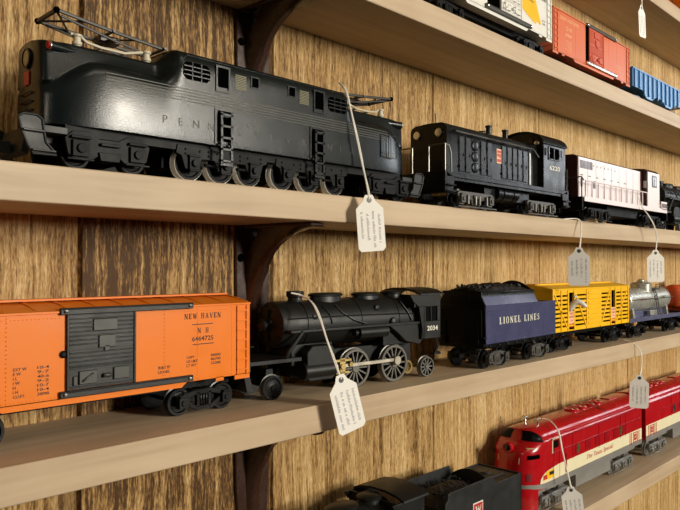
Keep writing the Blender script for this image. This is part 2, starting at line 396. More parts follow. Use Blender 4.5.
def bracket(x, ztop, label):
    t = thing('shelf_bracket', label, 'bracket', x, 0, ztop, 0, 'brown shelf brackets')
    b = MB()
    # tapered flange on the wall and under the shelf
    pf = [(-19,-.4),(19,-.4),(18,-60),(13,-120),(6,-128),(-6,-128),(-13,-120),(-18,-60)]
    b.py(pf, -3.2, -.35)
    b.pz([(-17,-3),(17,-3),(14,-60),(7,-84),(-7,-84),(-14,-60)], -3.0, -.4)
    b.build('flange', M['bracket'], t, bev=.8)
    # curved hollow rib: cross-sections from the wall foot round to the arm tip
    r = MB(); rings = []
    P = []
    for i in range(15):
        u = i/14
        if u < .45: k = u/.45; P.append(((-3,-124+k*78), (-5-9*k**3, -124+k*78), 5.5+3*k))
        else:
            k = (u-.45)/.55; a = k*PI/2
            P.append(((-3 - 1*k, -46+44*k) if k < .5 else (-3-(k-.5)*2*82, -3), (-19-68*(1-math.cos(a)) , -46+42*math.sin(a)), 8.5-1.5*k))
    for (yi,zi),(yo,zo),w in P:
        rings.append([(-w,yi,zi),(w,yi,zi),(w*.75,yi+(yo-yi)*.7,zi+(zo-zi)*.7),(w*.35,yo,zo),(-w*.35,yo,zo),(-w*.75,yi+(yo-yi)*.7,zi+(zo-zi)*.7)])
    r.loft(rings); r.build('rib', M['bracket'], t, ang=50)
    for x_, y_, z_, ax in ((-14,-3.1,-28,(0,-1,0)),(14,-3.1,-28,(0,-1,0)),(-12,-18,-2.9,(0,0,-1)),(12,-18,-2.9,(0,0,-1))):
        MB().lathe([(3.6,0),(3.4,.9),(2,1.9),(0,2.1)], (x_,y_,z_), ax, 14).build('screw', M['dark' if ax[1] else 'blackm'], t)
    return t
for z, lb in ((Z1-TH,'brown plastic shelf bracket on the wall directly above the big dark electric locomotive'),
              (Z2-TH,'brown plastic shelf bracket rising behind the gap between orange boxcar and steam locomotive'),
              (Z3-TH,'brown plastic shelf bracket below the shelf with the orange boxcar'),
              ):
    bracket(.379, z, lb)

# ------------------------------------------------------------------ electric locomotive (big, dark green)
def gg1():
    t = thing('electric_locomotive', 'big dark green electric locomotive with rounded noses, gold pinstripes and roof pantographs', 'locomotive', .3215, -.0685, Z2)
    HW = 30.; TIP = 162.
    def w(x):
        d = TIP-abs(x)
        if d >= 60: return HW
        return 15 + (HW-15)*(1-(1-max(d,0)/60)**2.3)**(1/1.9)
    def sm(a,b,x): k = min(1,max(0,(x-a)/(b-a))); return k*k*(3-2*k)
    def zsh(x):
        d = TIP-abs(x); return 49 + 14.5*sm(2,32,d) - 1.0*sm(40,80,d)
    def sec(x):
        W = w(x); ax = abs(x); c = 1-sm(76,90,ax)       # 1 inside the cab
        zs = zsh(x); zh = 73.5 + 1.2*(1-sm(142,162,ax))
        hw = min(18.5, W-1.2); 
        nose = [(W*.985,24.5),(W,29),(W,zs-8),(W-.9,zs-3.4),(W-3.2,zs-.9),(max(hw+2.4,W-8) if W-8>hw+2.4 else hw+1.2,zs+.4),(hw+.4,zs+2.6),(hw,zh-3.2),(hw-1,zh-1.2),(hw-4.5,zh),(hw*.4,zh+.8)]
        cab = [(W*.985,24.5),(W,29),(W,52),(W,60),(W,67),(W,72),(W-.3,76.5),(W-1.6,80.4),(W-4.2,83),(W-9.5,84.8),(W*.35,85.8)]
        p = [(n[0]*(1-c)+q[0]*c, n[1]*(1-c)+q[1]*c) for n, q in zip(nose, cab)]
        return [(x,-y,z) for y,z in p] + [(x,y,z) for y,z in reversed(p)]
    st = [TIP-d for d in (0,.8,2,4,7,11,16,22,28,35,42,52,64,74)] + [92,90,88,86,84,82,80,78,76,74,60,40,20]
    st = sorted(set(st)); st = [-x for x in reversed(st)] + [0] + st
    body = MB().loft([sec(x) for x in st])
    body.build('body', M['gg1'], t, ang=60)
    MB().box(-150,150,-24,24,19,25).build('underframe', M['black'], t)
    # pinstripes following the sides and nose
    g = MB()
    for k, z in enumerate((50.2,52.1,54.0,55.9,57.8)):
        xs = [-(TIP-d) for d in (34,38,44,56,70)] + [-60,-30,0,30,60] + [TIP-d for d in (70,56,44,38,34)]
        hh = .28
        for a, b in zip(xs[:-1], xs[1:]):
            if zsh(a)-8 < z and abs(a) > 88 and abs(a) > 130: continue
            g.add([(a,-w(a)-.12,z-hh),(b,-w(b)-.12,z-hh),(b,-w(b)-.12,z+hh),(a,-w(a)-.12,z+hh)], [(0,1,2,3)])
    g.build('pinstripes', M['gold'], t, smooth=False)
    b = MB()
    for c, x in zip('PENNSYLVANIA', (-89,-77.5,-66,-54.5,-31,-16,-1,14,29,57,69,82)): text(b, c, x, 33.5, 5.0, -HW-.15, anchor='c')
    text(b, '2332', 128, 36, 4.6, -HW+.1-.35, anchor='c')
    b.build('lettering', M['gold'], t, smooth=False)
    def frame(name, x0, x1, z0, z1, m, t_=1.1, out=.9):
        f = MB(); y0, y1 = -HW-out, -HW+.6
        f.box(x0-t_,x0,y0,y1,z0-t_,z1+t_); f.box(x1,x1+t_,y0,y1,z0-t_,z1+t_); f.box(x0,x1,y0,y1,z1,z1+t_); f.box(x0,x1,y0,y1,z0-t_,z0)
        return f
    for s in (-1, 1):
        # louvred vent: dark rounded opening with bars
        xa, xb = sorted((s*76, s*55)); zc0, zc1 = 64.5, 76
        v = MB(); c = 2.6
        v.py([(xa+c,zc0),(xb-c,zc0),(xb,zc0+c),(xb,zc1-c),(xb-c,zc1),(xa+c,zc1),(xa,zc1-c),(xa,zc0+c)], -HW-.15, -HW+.2)
        vo = v.build('side_vent', M['dark'], t)
        v = MB()
        for z in (67.4,70.3,73.1): v.box(xa+.5,xb-.5,-HW-.5,-HW,z-.3,z+.3)
        for x in (xa+7,xa+14): v.box(x-.25,x+.25,-HW-.5,-HW,zc0,zc1)
        v.build('vent_bars', M['gg1'], vo)
        xa, xb = sorted((s*49.5, s*40.5))
        d = frame('door_frame', xa, xb, 62, 77, None, 1.3).build('cab_door_window', M['gg1'], t)
        MB().box(xa,xb,-HW-.15,-HW+.2,64,77).build('pane', M['dark'], d)
        xa, xb = sorted((s*34.5, s*25))
        v = MB()
        for i in range(9): v.box(xa,xb,-HW-.35,-HW,65.2+i*1.15,65.85+i*1.15)
        v.build('grille', M['grille'], t)
        xa, xb = sorted((s*20.3, s*14.3))
        d = frame('', xa, xb, 69, 75.6, None, .8, .6).build('small_window', M['gg1'], t); MB().box(xa,xb,-HW-.15,-HW+.2,69,75.6).build('pane', M['dark'], d)
        # side ladder
        xa, xb = sorted((s*50, s*37)); l = MB()
        f = frame('', xa, xb, 27, 48, None, 1.4, .7); l.merge(f)
        l.box(xa+1.5,xa+3.2,-HW-3.4,-HW-1.6,12,46.5); l.box(xb-3.2,xb-1.5,-HW-3.4,-HW-1.6,12,46.5)
        for i in range(5):
            z = 14+i*7.8; l.box(xa+1.5,xb-1.5,-HW-3.4,-HW-1.2,z-.7,z+.7)
        l.box(xa+1.5,xb-1.5,-HW-3.4,-HW-1.6,10.8,12.5)
        l.box(xa+2,xb-2,-HW-2,-HW,44,46)
        l.build('side_ladder', M['gg1'], t)
        MB().box(xa+1.2,xb-1.2,-HW-.2,-HW+.2,27.5,48).build('ladder_recess', M['dark'], t)
    # roof edge gutter
    b = MB()
    b.tube([(-72,-HW+1.8,80.8),(72,-HW+1.8,80.8)], .6); b.tube([(-72,-HW+1.8,80.8),(-76,-HW+.6,77),(-77,-HW+.4,71)], .6); b.tube([(72,-HW+1.8,80.8),(76,-HW+.6,77),(77,-HW+.4,71)], .6)
    b.build('gutter', M['gg1'], t)
    # nose panel lines (right end shows them)
    b = MB()
    for s in (1,):
        for x in (118,128,138): b.box(x-.25,x+.25,-HW-.25,-HW+.3,36,55)
        for z in (36,55): b.box(118,138,-HW-.25,-HW+.3,z-.25,z+.25)
    b.build('panel_seams', M['gg1'], t)
    for s in (-1, 1):
        X = s*TIP
        # headlight, red number plate, grab irons on the nose front
        h = MB().lathe([(6,-1.5),(6,1.4),(5,1.6),(4.8,.8),(0,1.0)], (X,0,65), (s,0,0), 20).build('headlight', M['gg1'], t)
        MB().lathe([(4.8,.9),(3.5,1.3),(0,1.6)], (X,0,65), (s,0,0), 18).build('lens', M['cream_lens'], h)
        MB().box(min(X,X+s*.8),max(X,X+s*.8),-3.5,3.5,49,57).build('number_plate', M['red'], t)
        b = MB()
        for z in (44,39,34): b.tube([(X+s*.2,-7,z),(X+s*1.8,-7,z),(X+s*1.8,7,z),(X+s*.2,7,z)], .5, 6)
        b.build('grab_iron', M['gg1'], t)
        for y in (-13.5, 13.5):
            x = s*(TIP-7); yy = y*1.34
            L_ = MB().lathe([(.6,-34),(1.6,-20),(2.6,-8),(3.1,0),(3.2,2.2),(2.4,2.6)], (x,yy,69.5), (s,(-.12 if y<0 else .12),0), 16).build('marker_lamp', M['gg1'], t)
            MB().lathe([(2.7,2.2),(2.2,3.6),(0,4.4)], (x,yy,69.5), (s,(-.12 if y<0 else .12),0), 14).build('red_lens', M['red'], L_)
            MB().lathe([(2.75,2.2),(3.3,2.2),(3.3,2.9),(2.75,2.9)], (x,yy,69.5), (s,(-.12 if y<0 else .12),0), 16).build('lamp_ring', M['steel'], L_)
    # pantographs
    for s in (-1, 1):
        pb = MB(); xa, xb = 96, 146
        for y in (-12, 12):
            pts = [(s*x, y, z) for x, z in ((142,81.6),(136,81.4),(132,78.6),(123,77.4),(107,77.4),(101,79),(93,81.2),(89,81))]
            pb.tube(pts, .9, 6)
        for x in (123,107): pb.tube([(s*x,-12,77.4),(s*x,12,77.4)], .8, 6)
        p = pb.build('pantograph', M['ivory'], t)
        for x in (92, 138):
            for y in (-12, 12):
                z0 = 71.5
                MB().lathe([(2.6,0),(2.6,2.2),(2,2.6),(2.2,3.6),(3,4.2),(3,5.8),(2.2,6.2),(2.2,8.6),(2.9,9.0),(2.9,10.2),(1.2,10.6)], (s*x,y,z0), (0,0,1), 14).build('insulator', M['ivory'], p)
        a = MB()
        A = [(s*155,-13,95),(s*155,13,95)]; B = [(s*85,-12,88),(s*85,12,88)]
        for y in (-1, 1):
            a.tube([(s*151,y*13.5,93),(s*115,y*12,89.3),(s*79,y*11,86.5)], 1.1, 6)
            a.tube([(s*147,y*11,91),(s*113,y*10,84.5),(s*95,y*9,82)], .8, 6)
        for x, z in ((151,93),(115,89.3),(79,86.5)): a.tube([(s*x,-14,z),(s*x,14,z)], 1.0 if x < 145 else 1.5, 6)
        a.tube([(s*151,-13,93),(s*133,12,91)], .7, 6); a.tube([(s*151,13,93),(s*133,-12,91)], .7, 6)
        a.tube([(s*99,-11,87.8),(s*115,11,89.3)], .6, 6)
        a.build('pantograph_arm', M['truckgrey'], p)
        k = MB(); k.cbox(s*113,0,86.5,14,9,5); k.cyl((s*113,-10,85),(s*113,10,85),2,10)
        k.build('pivot_block', M['bracket'], p, bev=1)
        for y in (-13.5, 13.5): MB().sphere((s*151,y,93),2,10).build('shoe_tip', M['dark'], p)
    # running gear: two main frames with three driver axles, two pilot trucks
    for s in (-1, 1):
        xs = [14.5, 39.5, 64.5] if s < 0 else [16.5, 44, 72.5]; dx = (xs[1]-43.8); b = MB()
        for yo in (-25, 25):
            sg = -1 if yo < 0 else 1
            pts = [(6,22.5),(82,22.5),(82,13),(79,9),(74,6)]
            for xx in (60,50): pass
            prof = [(7,22.5),(81,22.5),(82,17),(78,15.5),(75,7),(65.5,7),(62,14.5),(52,14.5),(48.6,7),(39,7),(35.6,14.5),(26,14.5),(22.3,7),(12.7,7),(10,15.5),(6,17)]
            b.py([(s*(x+dx),z) for x,z in prof], min(yo,yo-sg*3), max(yo,yo-sg*3))
            for x in xs:
                b.cbox(s*x, yo, 11, 8, 3.6, 8.2); b.cyl((s*x,yo,11),(s*x,yo+sg*3.6,11),2.5,12); b.cbox(s*x,yo+sg*1,15.8,9,2.4,1.4); b.cbox(s*x,yo+sg*1,6.3,8,2.4,1.2)
            for x in (12+dx,30.5+dx,57+dx,75+dx):
                for z in (20,17): b.sphere((s*x,yo,z),.9,8)
            for x in (24+dx,37+dx,50+dx,64+dx):
                b.sphere((s*x,yo,19.5),.9,8)
            for x in (30.6+dx,57+dx): b.cyl((s*x-4,yo+sg*1,10.5),(s*x+4,yo+sg*1,10.5),1.2,8)
        b.box(min(s*8,s*80),max(s*8,s*80),-11,11,8,22)
        for x in xs: b.cyl((s*x,-22,11),(s*x,22,11),1.8,8)
        f = b.build('driver_frame', M['black'], t, bev=.2, seg=1)
        for x in xs:
            wheel(f, s*x, -GY, 11.2, M['black'], rim=M['wheelrim'], name='driver_wheel'); wheel(f, s*x, GY, 11.2, M['black'], far=True, rim=M['wheelrim'], name='driver_wheel')
        # pilot truck
        b = MB(); c = -124 if s < 0 else 134; PW = 18
        for yo in (-25.5, 25.5):
            sg = -1 if yo < 0 else 1
            b.py([(c-27,17),(c-22,21.5),(c-12,22),(c-6,18.5),(c+6,18.5),(c+12,22),(c+22,21.5),(c+27,17),(c+25,8),(c+21,5),(c+11,5),(c+7,8),(c-7,8),(c-11,5),(c-21,5),(c-25,8)], min(yo,yo-sg*3), max(yo,yo-sg*3))
            for x in (c-PW, c+PW):
                b.cbox(x,yo,11.5,10,3.8,9.5); b.cyl((x,yo,11.5),(x,yo+sg*3.4,11.5),2.7,12); b.cbox(x,yo+sg*1.2,17.8,12,2.6,1.6)
                b.box(x-8,x+8,min(yo+sg*.5,yo+sg*1.8),max(yo+sg*.5,yo+sg*1.8),4.6,5.8)
            b.py([(c-7,10.5),(c+7,10.5),(c+6,5.5),(c-6,5.5)], min(yo,yo+sg*1.5), max(yo,yo+sg*1.5)); b.cbox(c,yo+sg*1.2,15.2,12,2.4,1.8)
            for x in (-4.5,-1.5,1.5,4.5): b.sphere((c+x,yo+sg*1,15),.9,8)
        b.box(c-20,c+20,-9,9,9,20); b.cyl((c-PW,-22,9),(c-PW,22,9),1.8,8); b.cyl((c+PW,-22,9),(c+PW,22,9),1.8,8)
        f = b.build('pilot_truck', M['black'], t, bev=.25, seg=1)
        for x in (c-PW, c+PW): wheel(f, x, -GY, 9, M['black']); wheel(f, x, GY, 9, M['black'], far=True)
        # pilot with curved foot-boards and coupler
        b = MB()
        for y in (-1, 1):
            ya, yb = sorted((y*27.2, y*28.6)); O = [(178,24.5),(175,26.5),(168,26.5),(165,24.5),(164,17),(163,12),(158,7),(157,5.5),(170,5.2),(173,10),(176,17)]
            b.py([(s*x,z) for x,z in O], ya, yb)
            b.tube([(s*x,y*28.8,z) for x,z in O[:9]+[O[9],O[10],O[0]]], .8, 6)
            for z, x0, x1 in ((17,164,176),(6.5,158,171)): b.box(min(s*x0,s*x1),max(s*x0,s*x1),min(y*27,y*31),max(y*27,y*31),z,z+1.2)
            b.box(min(s*150,s*166),max(s*150,s*166),min(y*20,y*27.4),max(y*20,y*27.4),18,22)
        b.box(min(s*147,s*168),max(s*147,s*168),-15,15,14,22)
        b.py([(s*165,24),(s*169,22),(s*172,8),(s*168,6)], -17, 17)
        b.box(min(s*168,s*174),max(s*168,s*174),-3,3,10,13); b.cbox(s*175.5,0,11,6,7,7)
        b.build('pilot', M['soft'], t, bev=.4)
gg1()

# ------------------------------------------------------------------ boxcars
def boxcar(t, L, W, m, rail_m, z0=22., z1=79.5, zr=84.5, skirt=True, ladder_l=True, door_x=(-22,23), sp=37, r=9.8):
    h = W/2; l = L/2; b = MB()
    sec = [(-h,z0+3.5),(-h,z1-1.5),(-h-1.1,z1-1.2),(-h-1.1,z1),(-h*.5,z1+(zr-z1)*.62),(0,zr),(h*.5,z1+(zr-z1)*.62),(h+1.1,z1),(h+1.1,z1-1.2),(h,z1-1.5),(h,z0+3.5)]
    b.px(sec, -l, l)
    for y in (-h, h):
        a, c = min(y,y*.96), max(y,y*.96)
        b.py([(-l+55,z0+4),(l-55,z0+4),(l-60,z0),(-l+60,z0)], a, c)
        for s in (-1,1):
            b.box(min(s*(l-14),s*l),max(s*(l-14),s*l),a,c,z0+.3,z0+4); b.box(min(s*(l-31),s*(l-24)),max(s*(l-31),s*(l-24)),a,c,z0+1,z0+4)
    n = 12
    for i in range(n+1):
        x = -l+2+(L-4)*i/n
        b.px([(-h-1,z1+.1),(-h*.5,z1+(zr-z1)*.62+.5),(0,zr+.6),(h*.5,z1+(zr-z1)*.62+.5),(h+1,z1+.1),(h*.5,z1),(-h*.5,z1)], x-1.1, x+1.1)
    b.box(-l+3,l-3,-5,5,zr+.4,zr+1.6)
    for i in range(6):
        z = z0+10+i*9
        for s in (-1,1): b.box(min(s*l,s*(l+1)),max(s*l,s*(l+1)),-h+4,h-4,z,z+3.5)
    xs = [-l+4.5, -l+36, -l+62, l-74, l-47, l-17]
    for x in xs:
        if door_x[0]-12 < x < door_x[1]+12: continue
        rivets(b, x, x, z0+5, z1-3, -h, 2.6, .6)
    for z in (z1-4.2, z0+5): 
        rivets(b, -l+2, door_x[0]-5, z, z, -h); rivets(b, door_x[1]+40, l-2, z, z, -h)
    b.build('body', m, t, ang=30)
    MB().box(-l+8,l-8,-14,14,z0-4,z0+4).build('underframe', M['black'], t)
    for cx, s in ((-l+37,-1),(l-37,1)):
        truck(t, cx, sp, r, coupler=s*42)
    ladder(t, l-12.5, l-2.5, z0+4, z1-2, -h, 7, m)
    if ladder_l: ladder(t, -l+2.5, -l+12.5, z0+4, z1-2, -h, 7, m)
    bw = MB(); bw.lathe([(5,0),(5.4,.5),(5,1)], (-l-3,-12,66), (-1,0,0), 18); bw.cyl((-l-3.5,-12,24),(-l-3.5,-12,67),.6,6)
    bw.build('brake_wheel', M['black'], t)
    return h, l
def door(t, x0, x1, z0, z1, y, m, ribs=12, plates=True):
    b = MB(); b.box(x0,x1,y-1.2,y+.3,z0,z1); H = z1-z0
    for i in range(ribs):
        z = z0+H*.30+H*.68*i/ribs
        if abs(i-ribs*.33) < .6: continue
        b.box(x0+1.5,x1-1.5,y-1.9,y-1,z,z+H*.018)
    for a in (.02,.27): b.box(x0+1,x1-1,y-1.7,y-1,z0+H*a,z0+H*a+1)
    for a in (.29,.52,.985): rivets(b, x0+2, x1-2, z0+H*a, z0+H*a, y-1.2, 1.8, .6)
    b.box(x0-.3,x0+1.2,y-2.1,y,z0,z1); b.box(x1-1.2,x1+.3,y-2.1,y,z0,z1)
    o = b.build('door', m, t, bev=.25, seg=1)
    if plates:
        w = x1-x0; b = MB()
        b.box(x0+w*.36,x0+w*.72,y-2.3,y-1,z0+H*.76,z0+H*.92); b.box(x0+w*.44,x0+w*.69,y-2.4,y-1,z0+H*.53,z0+H*.70)
        b.box(x0+w*.52,x0+w*.6,y-2.4,y-1,z0+H*.48,z0+H*.56)
        b.box(x0+w*.16,x0+w*.42,y-2.6,y-1,z0+H*.06,z0+H*.24); b.box(x0+w*.66,x0+w*.9,y-2.6,y-1,z0+H*.08,z0+H*.25)
        b.cyl((x0+w*.5,y-2.4,z0+H*.15),(x0+w*.62,y-2.4,z0+H*.15),1.6,8); b.box(x0+w*.08,x0+w*.14,y-2.4,y-1,z0+H*.05,z0+H*.18)
        b.cyl((x0+w*.2,y-3,z0+H*.1),(x0+w*.36,y-3,z0+H*.2),.8,6)
        b.build('door_plates', M['plate'] if m == M['soft'] else m, o, bev=.4, seg=1)
    return o
def door_rail(t, x0, x1, z, y, m):
    b = MB(); b.box(x0,x1,y-2.6,y+.2,z-2.1,z+2.1); b.box(x0+.5,x1-.5,y-3.2,y-2.4,z+.9,z+1.7)
    o = b.build('door_rail', m, t, bev=.4)
    MB().lathe([(1.2,-3),(1.2,-3.3),(0,-4.0)],(x1-3,y,z),(0,1,0),8).build('rivet', M['steel'], o); MB().lathe([(1.2,-3),(1.2,-3.3),(0,-4.0)],(x0+3,y,z),(0,1,0),8).build('rivet', M['steel'], o)

t = thing('boxcar', 'bright orange boxcar with black sliding door and black road name lettering', 'boxcar', .209, -.0322, Z3)
h, l = boxcar(t, 240, 59, M['orange'], M['black'])
door(t, -22.5, 23.5, 30.5, 77.5, -h, M['soft'])
door_rail(t, -27, 68, 79.3, -h, M['soft']); door_rail(t, -27, 68, 28.2, -h, M['soft'])
MB().lathe([(1.6,0),(2.4,-.8),(1.2,-1.6)], (-24.5,-h,53), (0,1,0), 10).build('door_stop', M['black'], t)
b = MB(); y = -h-.15
serif(b, 'NEW HAVEN', 62, 69.6, 3.8, 31, y)
b.box(68.5,86,y,y+.1,65.2,65.8); serif(b, 'N H', 73, 59.2, 3.6, 9.5, y, .4); text(b, '6464725', 77.5, 53.6, 3.4, y, 18, 'c', off=.012); b.box(69,87,y,y+.1,51,51.6)
for i, (a, c) in enumerate((('CAPY','80000'),('LD LMT','86700'),('LT WT','52300'))):
    text(b, a, 64, 41.6-i*2.9, 1.9, y, anchor='l', off=.01); text(b, c, 84.5, 41.6-i*2.9, 1.9, y, 8.5, 'l', off=.01)
text(b, 'BUILT BY', 41.5, 36.6, 2, y, 9.5, off=.01); text(b, 'LIONEL', 41.5, 33.6, 2, y, 9, off=.01)
for i, (a, c) in enumerate((('EXT W','10-4'),('E W','9-7'),('I L','40-6'),('I W','9-2'),('H','10-7'),('I H','10-4'),('CU.FT.','3898'))):
    text(b, a, -54, 45.6-i*2.65, 1.8, y, off=.012); text(b, c, -40, 45.6-i*2.65, 1.8, y, 7, off=.012)
serif(b, 'NH', -106, 64, 5, 12, y); text(b, '6464725', -112, 57, 4, y, 19)
b.build('lettering', M['ink'], t, smooth=False)

t = thing('boxcar', 'white boxcar with yellow feather marking on the upper shelf', 'boxcar', .6435, -.0585, Z1)
h, l = boxcar(t, 238, 59, M['white'], M['black'])
MB().box(-22,2,-h-.4,-h+.2,30,78).build('door_opening', M['dark'], t)
dr = door(t, 3, 46, 30.5, 77.5, -h, M['white'], plates=True)
b = MB(); 
for i in range(6): 
    for k in range(4): b.box(6+k*10,11+k*10,-h-2.75,-h-2.6,33.5+i*6,34.1+i*6)
b.build('door_marks', M['truckgrey'], dr, smooth=False)
door_rail(t, -27, 68, 79.3, -h, M['truckgrey']); door_rail(t, -27, 68, 28.2, -h, M['truckgrey'])
b = MB(); fz = [(12,78),(24,62),(40,50),(58,42),(74,36.5),(80,35.2),(83,39.5),(90,36.5),(92,39),(86,50),(80,62),(74,74),(70,78)]
b.py(fz, -h-.35, -h-.1); fe = b.build('feather_marking', M['yellow'], t, smooth=False)
b = MB(); text(b, 'Pacific', 36, 58, 9, -h-3.0+2.5, 40, 'l', shear=.3); text(b, 'Rides like a', 80, 72.5, 3.6, -h-.4, 26, 'l', shear=.2); text(b, 'feather', 83, 66.5, 4.6, -h-.4, 24, 'l', shear=.2)
text(b, 'BLT BY', 95, 42, 2, -h-.2, 8); text(b, 'LIONEL', 95, 38.5, 2, -h-.2, 8)
serif(b, 'W', -96, 64, 6, 8, -h-.2)
b.build('lettering', M['ink'], t, smooth=False)

t = thing('boxcar', 'faded orange boxcar with grey door rails, behind the white boxcar on the upper shelf', 'boxcar', .9135, -.0435, Z1)
h, l = boxcar(t, 239, 59, M['orange2'], M['black'])
MB().box(-28,-20.5,-h-.4,-h+.2,29,78).build('door_gap', M['dark'], t)
door(t, -20, 25, 30.5, 77.5, -h, M['dorange'])
door_rail(t, -27, 68, 79.3, -h, M['truckgrey']); door_rail(t, -27, 68, 28.2, -h, M['steel'])
b = MB()
text(b, 'GREAT NORTHERN', -100, 69, 4.4, -h-.15, 52); text(b, 'G N', -84, 58, 5, -h-.15, 15); text(b, '6464', -86, 50, 4.4, -h-.15, 17)
for i in range(4): text(b, ('CAPY 80000','LD LMT 86','LT WT 5230','CU FT 389')[i], -86, 43-i*3.4, 2, -h-.15, 17)
for i in range(3): text(b, ('EXT W 10','I L 40-6','I H 10-4')[i], 72, 44-i*4, 2.2, -h-.15, 16)
b.build('lettering', M['paleink'], t, smooth=False)

t = thing('boxcar', 'orange boxcar on the topmost shelf at the right edge, only its lower corner showing', 'boxcar', 1.385, -.045, Z0)
h, l = boxcar(t, 239, 59, M['orange'], M['black'])
door(t, -22, 25, 30.5, 77.5, -h, M['dorange']); door_rail(t, -27, 68, 28.2, -h, M['truckgrey'])

# ------------------------------------------------------------------ blue hopper car
t = thing('hopper_car', 'blue ribbed hopper car loaded with coal, right of the orange boxcar', 'hopper car', 1.148, -.0465, Z1)
b = MB(); h = 28; l = 108
b.py([(-l,54),(l,54),(l,26),(70,26),(52,16),(30,16),(14,24),(-14,24),(-30,16),(-52,16),(-70,26),(-l,26)], -h, h)
b.box(-l-1,l+1,-h-1.2,-h+1,52.5,55); b.box(-l-1,l+1,h-1,h+1.2,52.5,55); b.box(-l-1,-l+1,-h,h,52.5,55); b.box(l-1,l+1,-h,h,52.5,55)
b.build('body', M['blue'], t, bev=.3, seg=1)
for i in range(12):
    x = -l+6+i*(2*l-12)/11; lo = 26 if abs(x) > 66 else 19
    MB().px([(-h-.1,lo),(-h-2.2,lo+1.5),(-h-2.2,52),(-h-.1,52.5)], x-1.8, x+1.8).build('side_rib', M['blue'], t)
b = MB(); rings = []
for i in range(25):
    x = -l+3+i*(2*l-6)/24; hgt = 57+6*math.sin(PI*i/24)+random.uniform(-1.5,1.5)
    rings.append([(x,-h+2,54)]+[(x+random.uniform(-2,2),-h+2+k*(2*h-4)/8,54+(hgt-54)*math.sin(PI*k/8)+random.uniform(0,2.2)) for k in range(1,8)]+[(x,h-2,54)])
b.loft(rings); b.build('coal_load', M['coal'], t, smooth=False)
b = MB(); text(b, 'LEHIGH', -20, 36, 6, -h-.2, 50); 
for cx, s in ((-76,-1),(76,1)): truck(t, cx, 36, 9.3, coupler=s*37)
# ------------------------------------------------------------------ black diesel switcher 6220
t = thing('diesel_switcher', 'black diesel switcher with low hood, arched cab and pale 6220 on the cab side', 'locomotive', .650, -.0722, Z2)
b = MB(); b.box(-122,122,-30,30,27.5,32); b.box(-118,118,-29,-27,24.5,28); b.box(-118,118,27,29,24.5,28); b.box(-45,45,-22,22,12,28)
b.build('frame_deck', M['blackm'], t, bev=.4)
b = MB(); h = 22
b.px([(-h,32),(-h,76),(-h+1.5,79.5),(-h+6,81.6),(0,82.4),(h-6,81.6),(h-1.5,79.5),(h,76),(h,32)], -110, 66)
for x in (-88,-76,-62,-48,-36): b.box(x-.3,x+.3,-h-.2,-h+.4,36,72)
hood = b.build('hood', M['blackm'], t, bev=.6)
for i, x in enumerate((-86,-75,-48,-36,-8,3,14,25,36)):
    d = MB(); d.box(x-4.2,x+4.2,-h-.9,-h+.2,36,70); d.box(x-4.8,x+4.8,-h-.4,-h+.2,35.4,70.6)
    for z in (41,64): d.cyl((x-4.2,-h-.9,z-1.4),(x-4.2,-h-.9,z+1.4),.6,6)
    d.box(x+2.2,x+3.2,-h-1.6,-h-.8,51,54); d.build('hood_door', M['blackm'], hood, bev=.3, seg=1)
for z in (42,53,64): MB().lathe([(5.2,0),(5.2,-.9),(3.5,-1.4),(0,-1.4)], (-62,-h,z), (0,1,0), 18).build('round_hatch', M['blackm'], hood)
MB().box(-22,-13,-h-.4,-h+.2,51,66).build('herald', M['pink'], hood, smooth=False)
b = MB(); 
for (x,z,w,hh) in ((-21,62,7,2.5),(-21,58,3,3),(-17,57,3,4),(-21,52.5,7,3)): b.box(x,x+w,-h-.6,-h-.3,z,z+hh)
b.build('herald_emblem', M['redink'], hood, smooth=False)
MB().box(45,48,-h-.9,-h+.2,34,69).build('light_panel', M['silver'], hood)
b = MB()
for y in (-13,13):
    b.lathe([(4.3,0),(4.3,-1.6),(3.6,-2.2),(0,-2.4)], (-110,y,72), (1,0,0), 16)
b.build('number_lamp', M['steel'], t)
b = MB(); b.lathe([(11,0),(11,2.5),(9,3.2),(3,3.4),(3,4.5),(0,4.5)], (-98,0,79.5), (0,0,1), 20); b.tube([(-98,0,83),(-98,0,94)], .8, 6)
b.build('radiator_fan', M['blackm'], t)
for x in (-2, 32): MB().lathe([(5,0),(4.6,2),(3.2,3),(3.1,15),(3.8,15.4),(3.8,17),(2.4,17),(2.4,10)], (x,0,79), (0,0,1), 16).build('exhaust_stack', M['blackm'], t)
b = MB(); b.lathe([(4,0),(5,2),(3.4,5),(2,8),(0,8.5)], (-18,0,80), (0,0,1), 14); b.tube([(-18,-6,79),(-18,-6,87),(-18,6,87),(-18,6,79)], .9, 6); b.build('bell', M['blackm'], t)
b = MB(); b.tube([(-100,-h-3,73.5),(50,-h-3,73.5),(62,-h-3,66)], .9, 6)
for x in (-98,-66,-34,-4,26,48): b.tube([(x,-h-3,73.5),(x,-h+1,75.2)], .9, 6); b.sphere((x,-h-3,73.5),1.4,8)
b.build('hood_handrail', M['dsteel'], t)
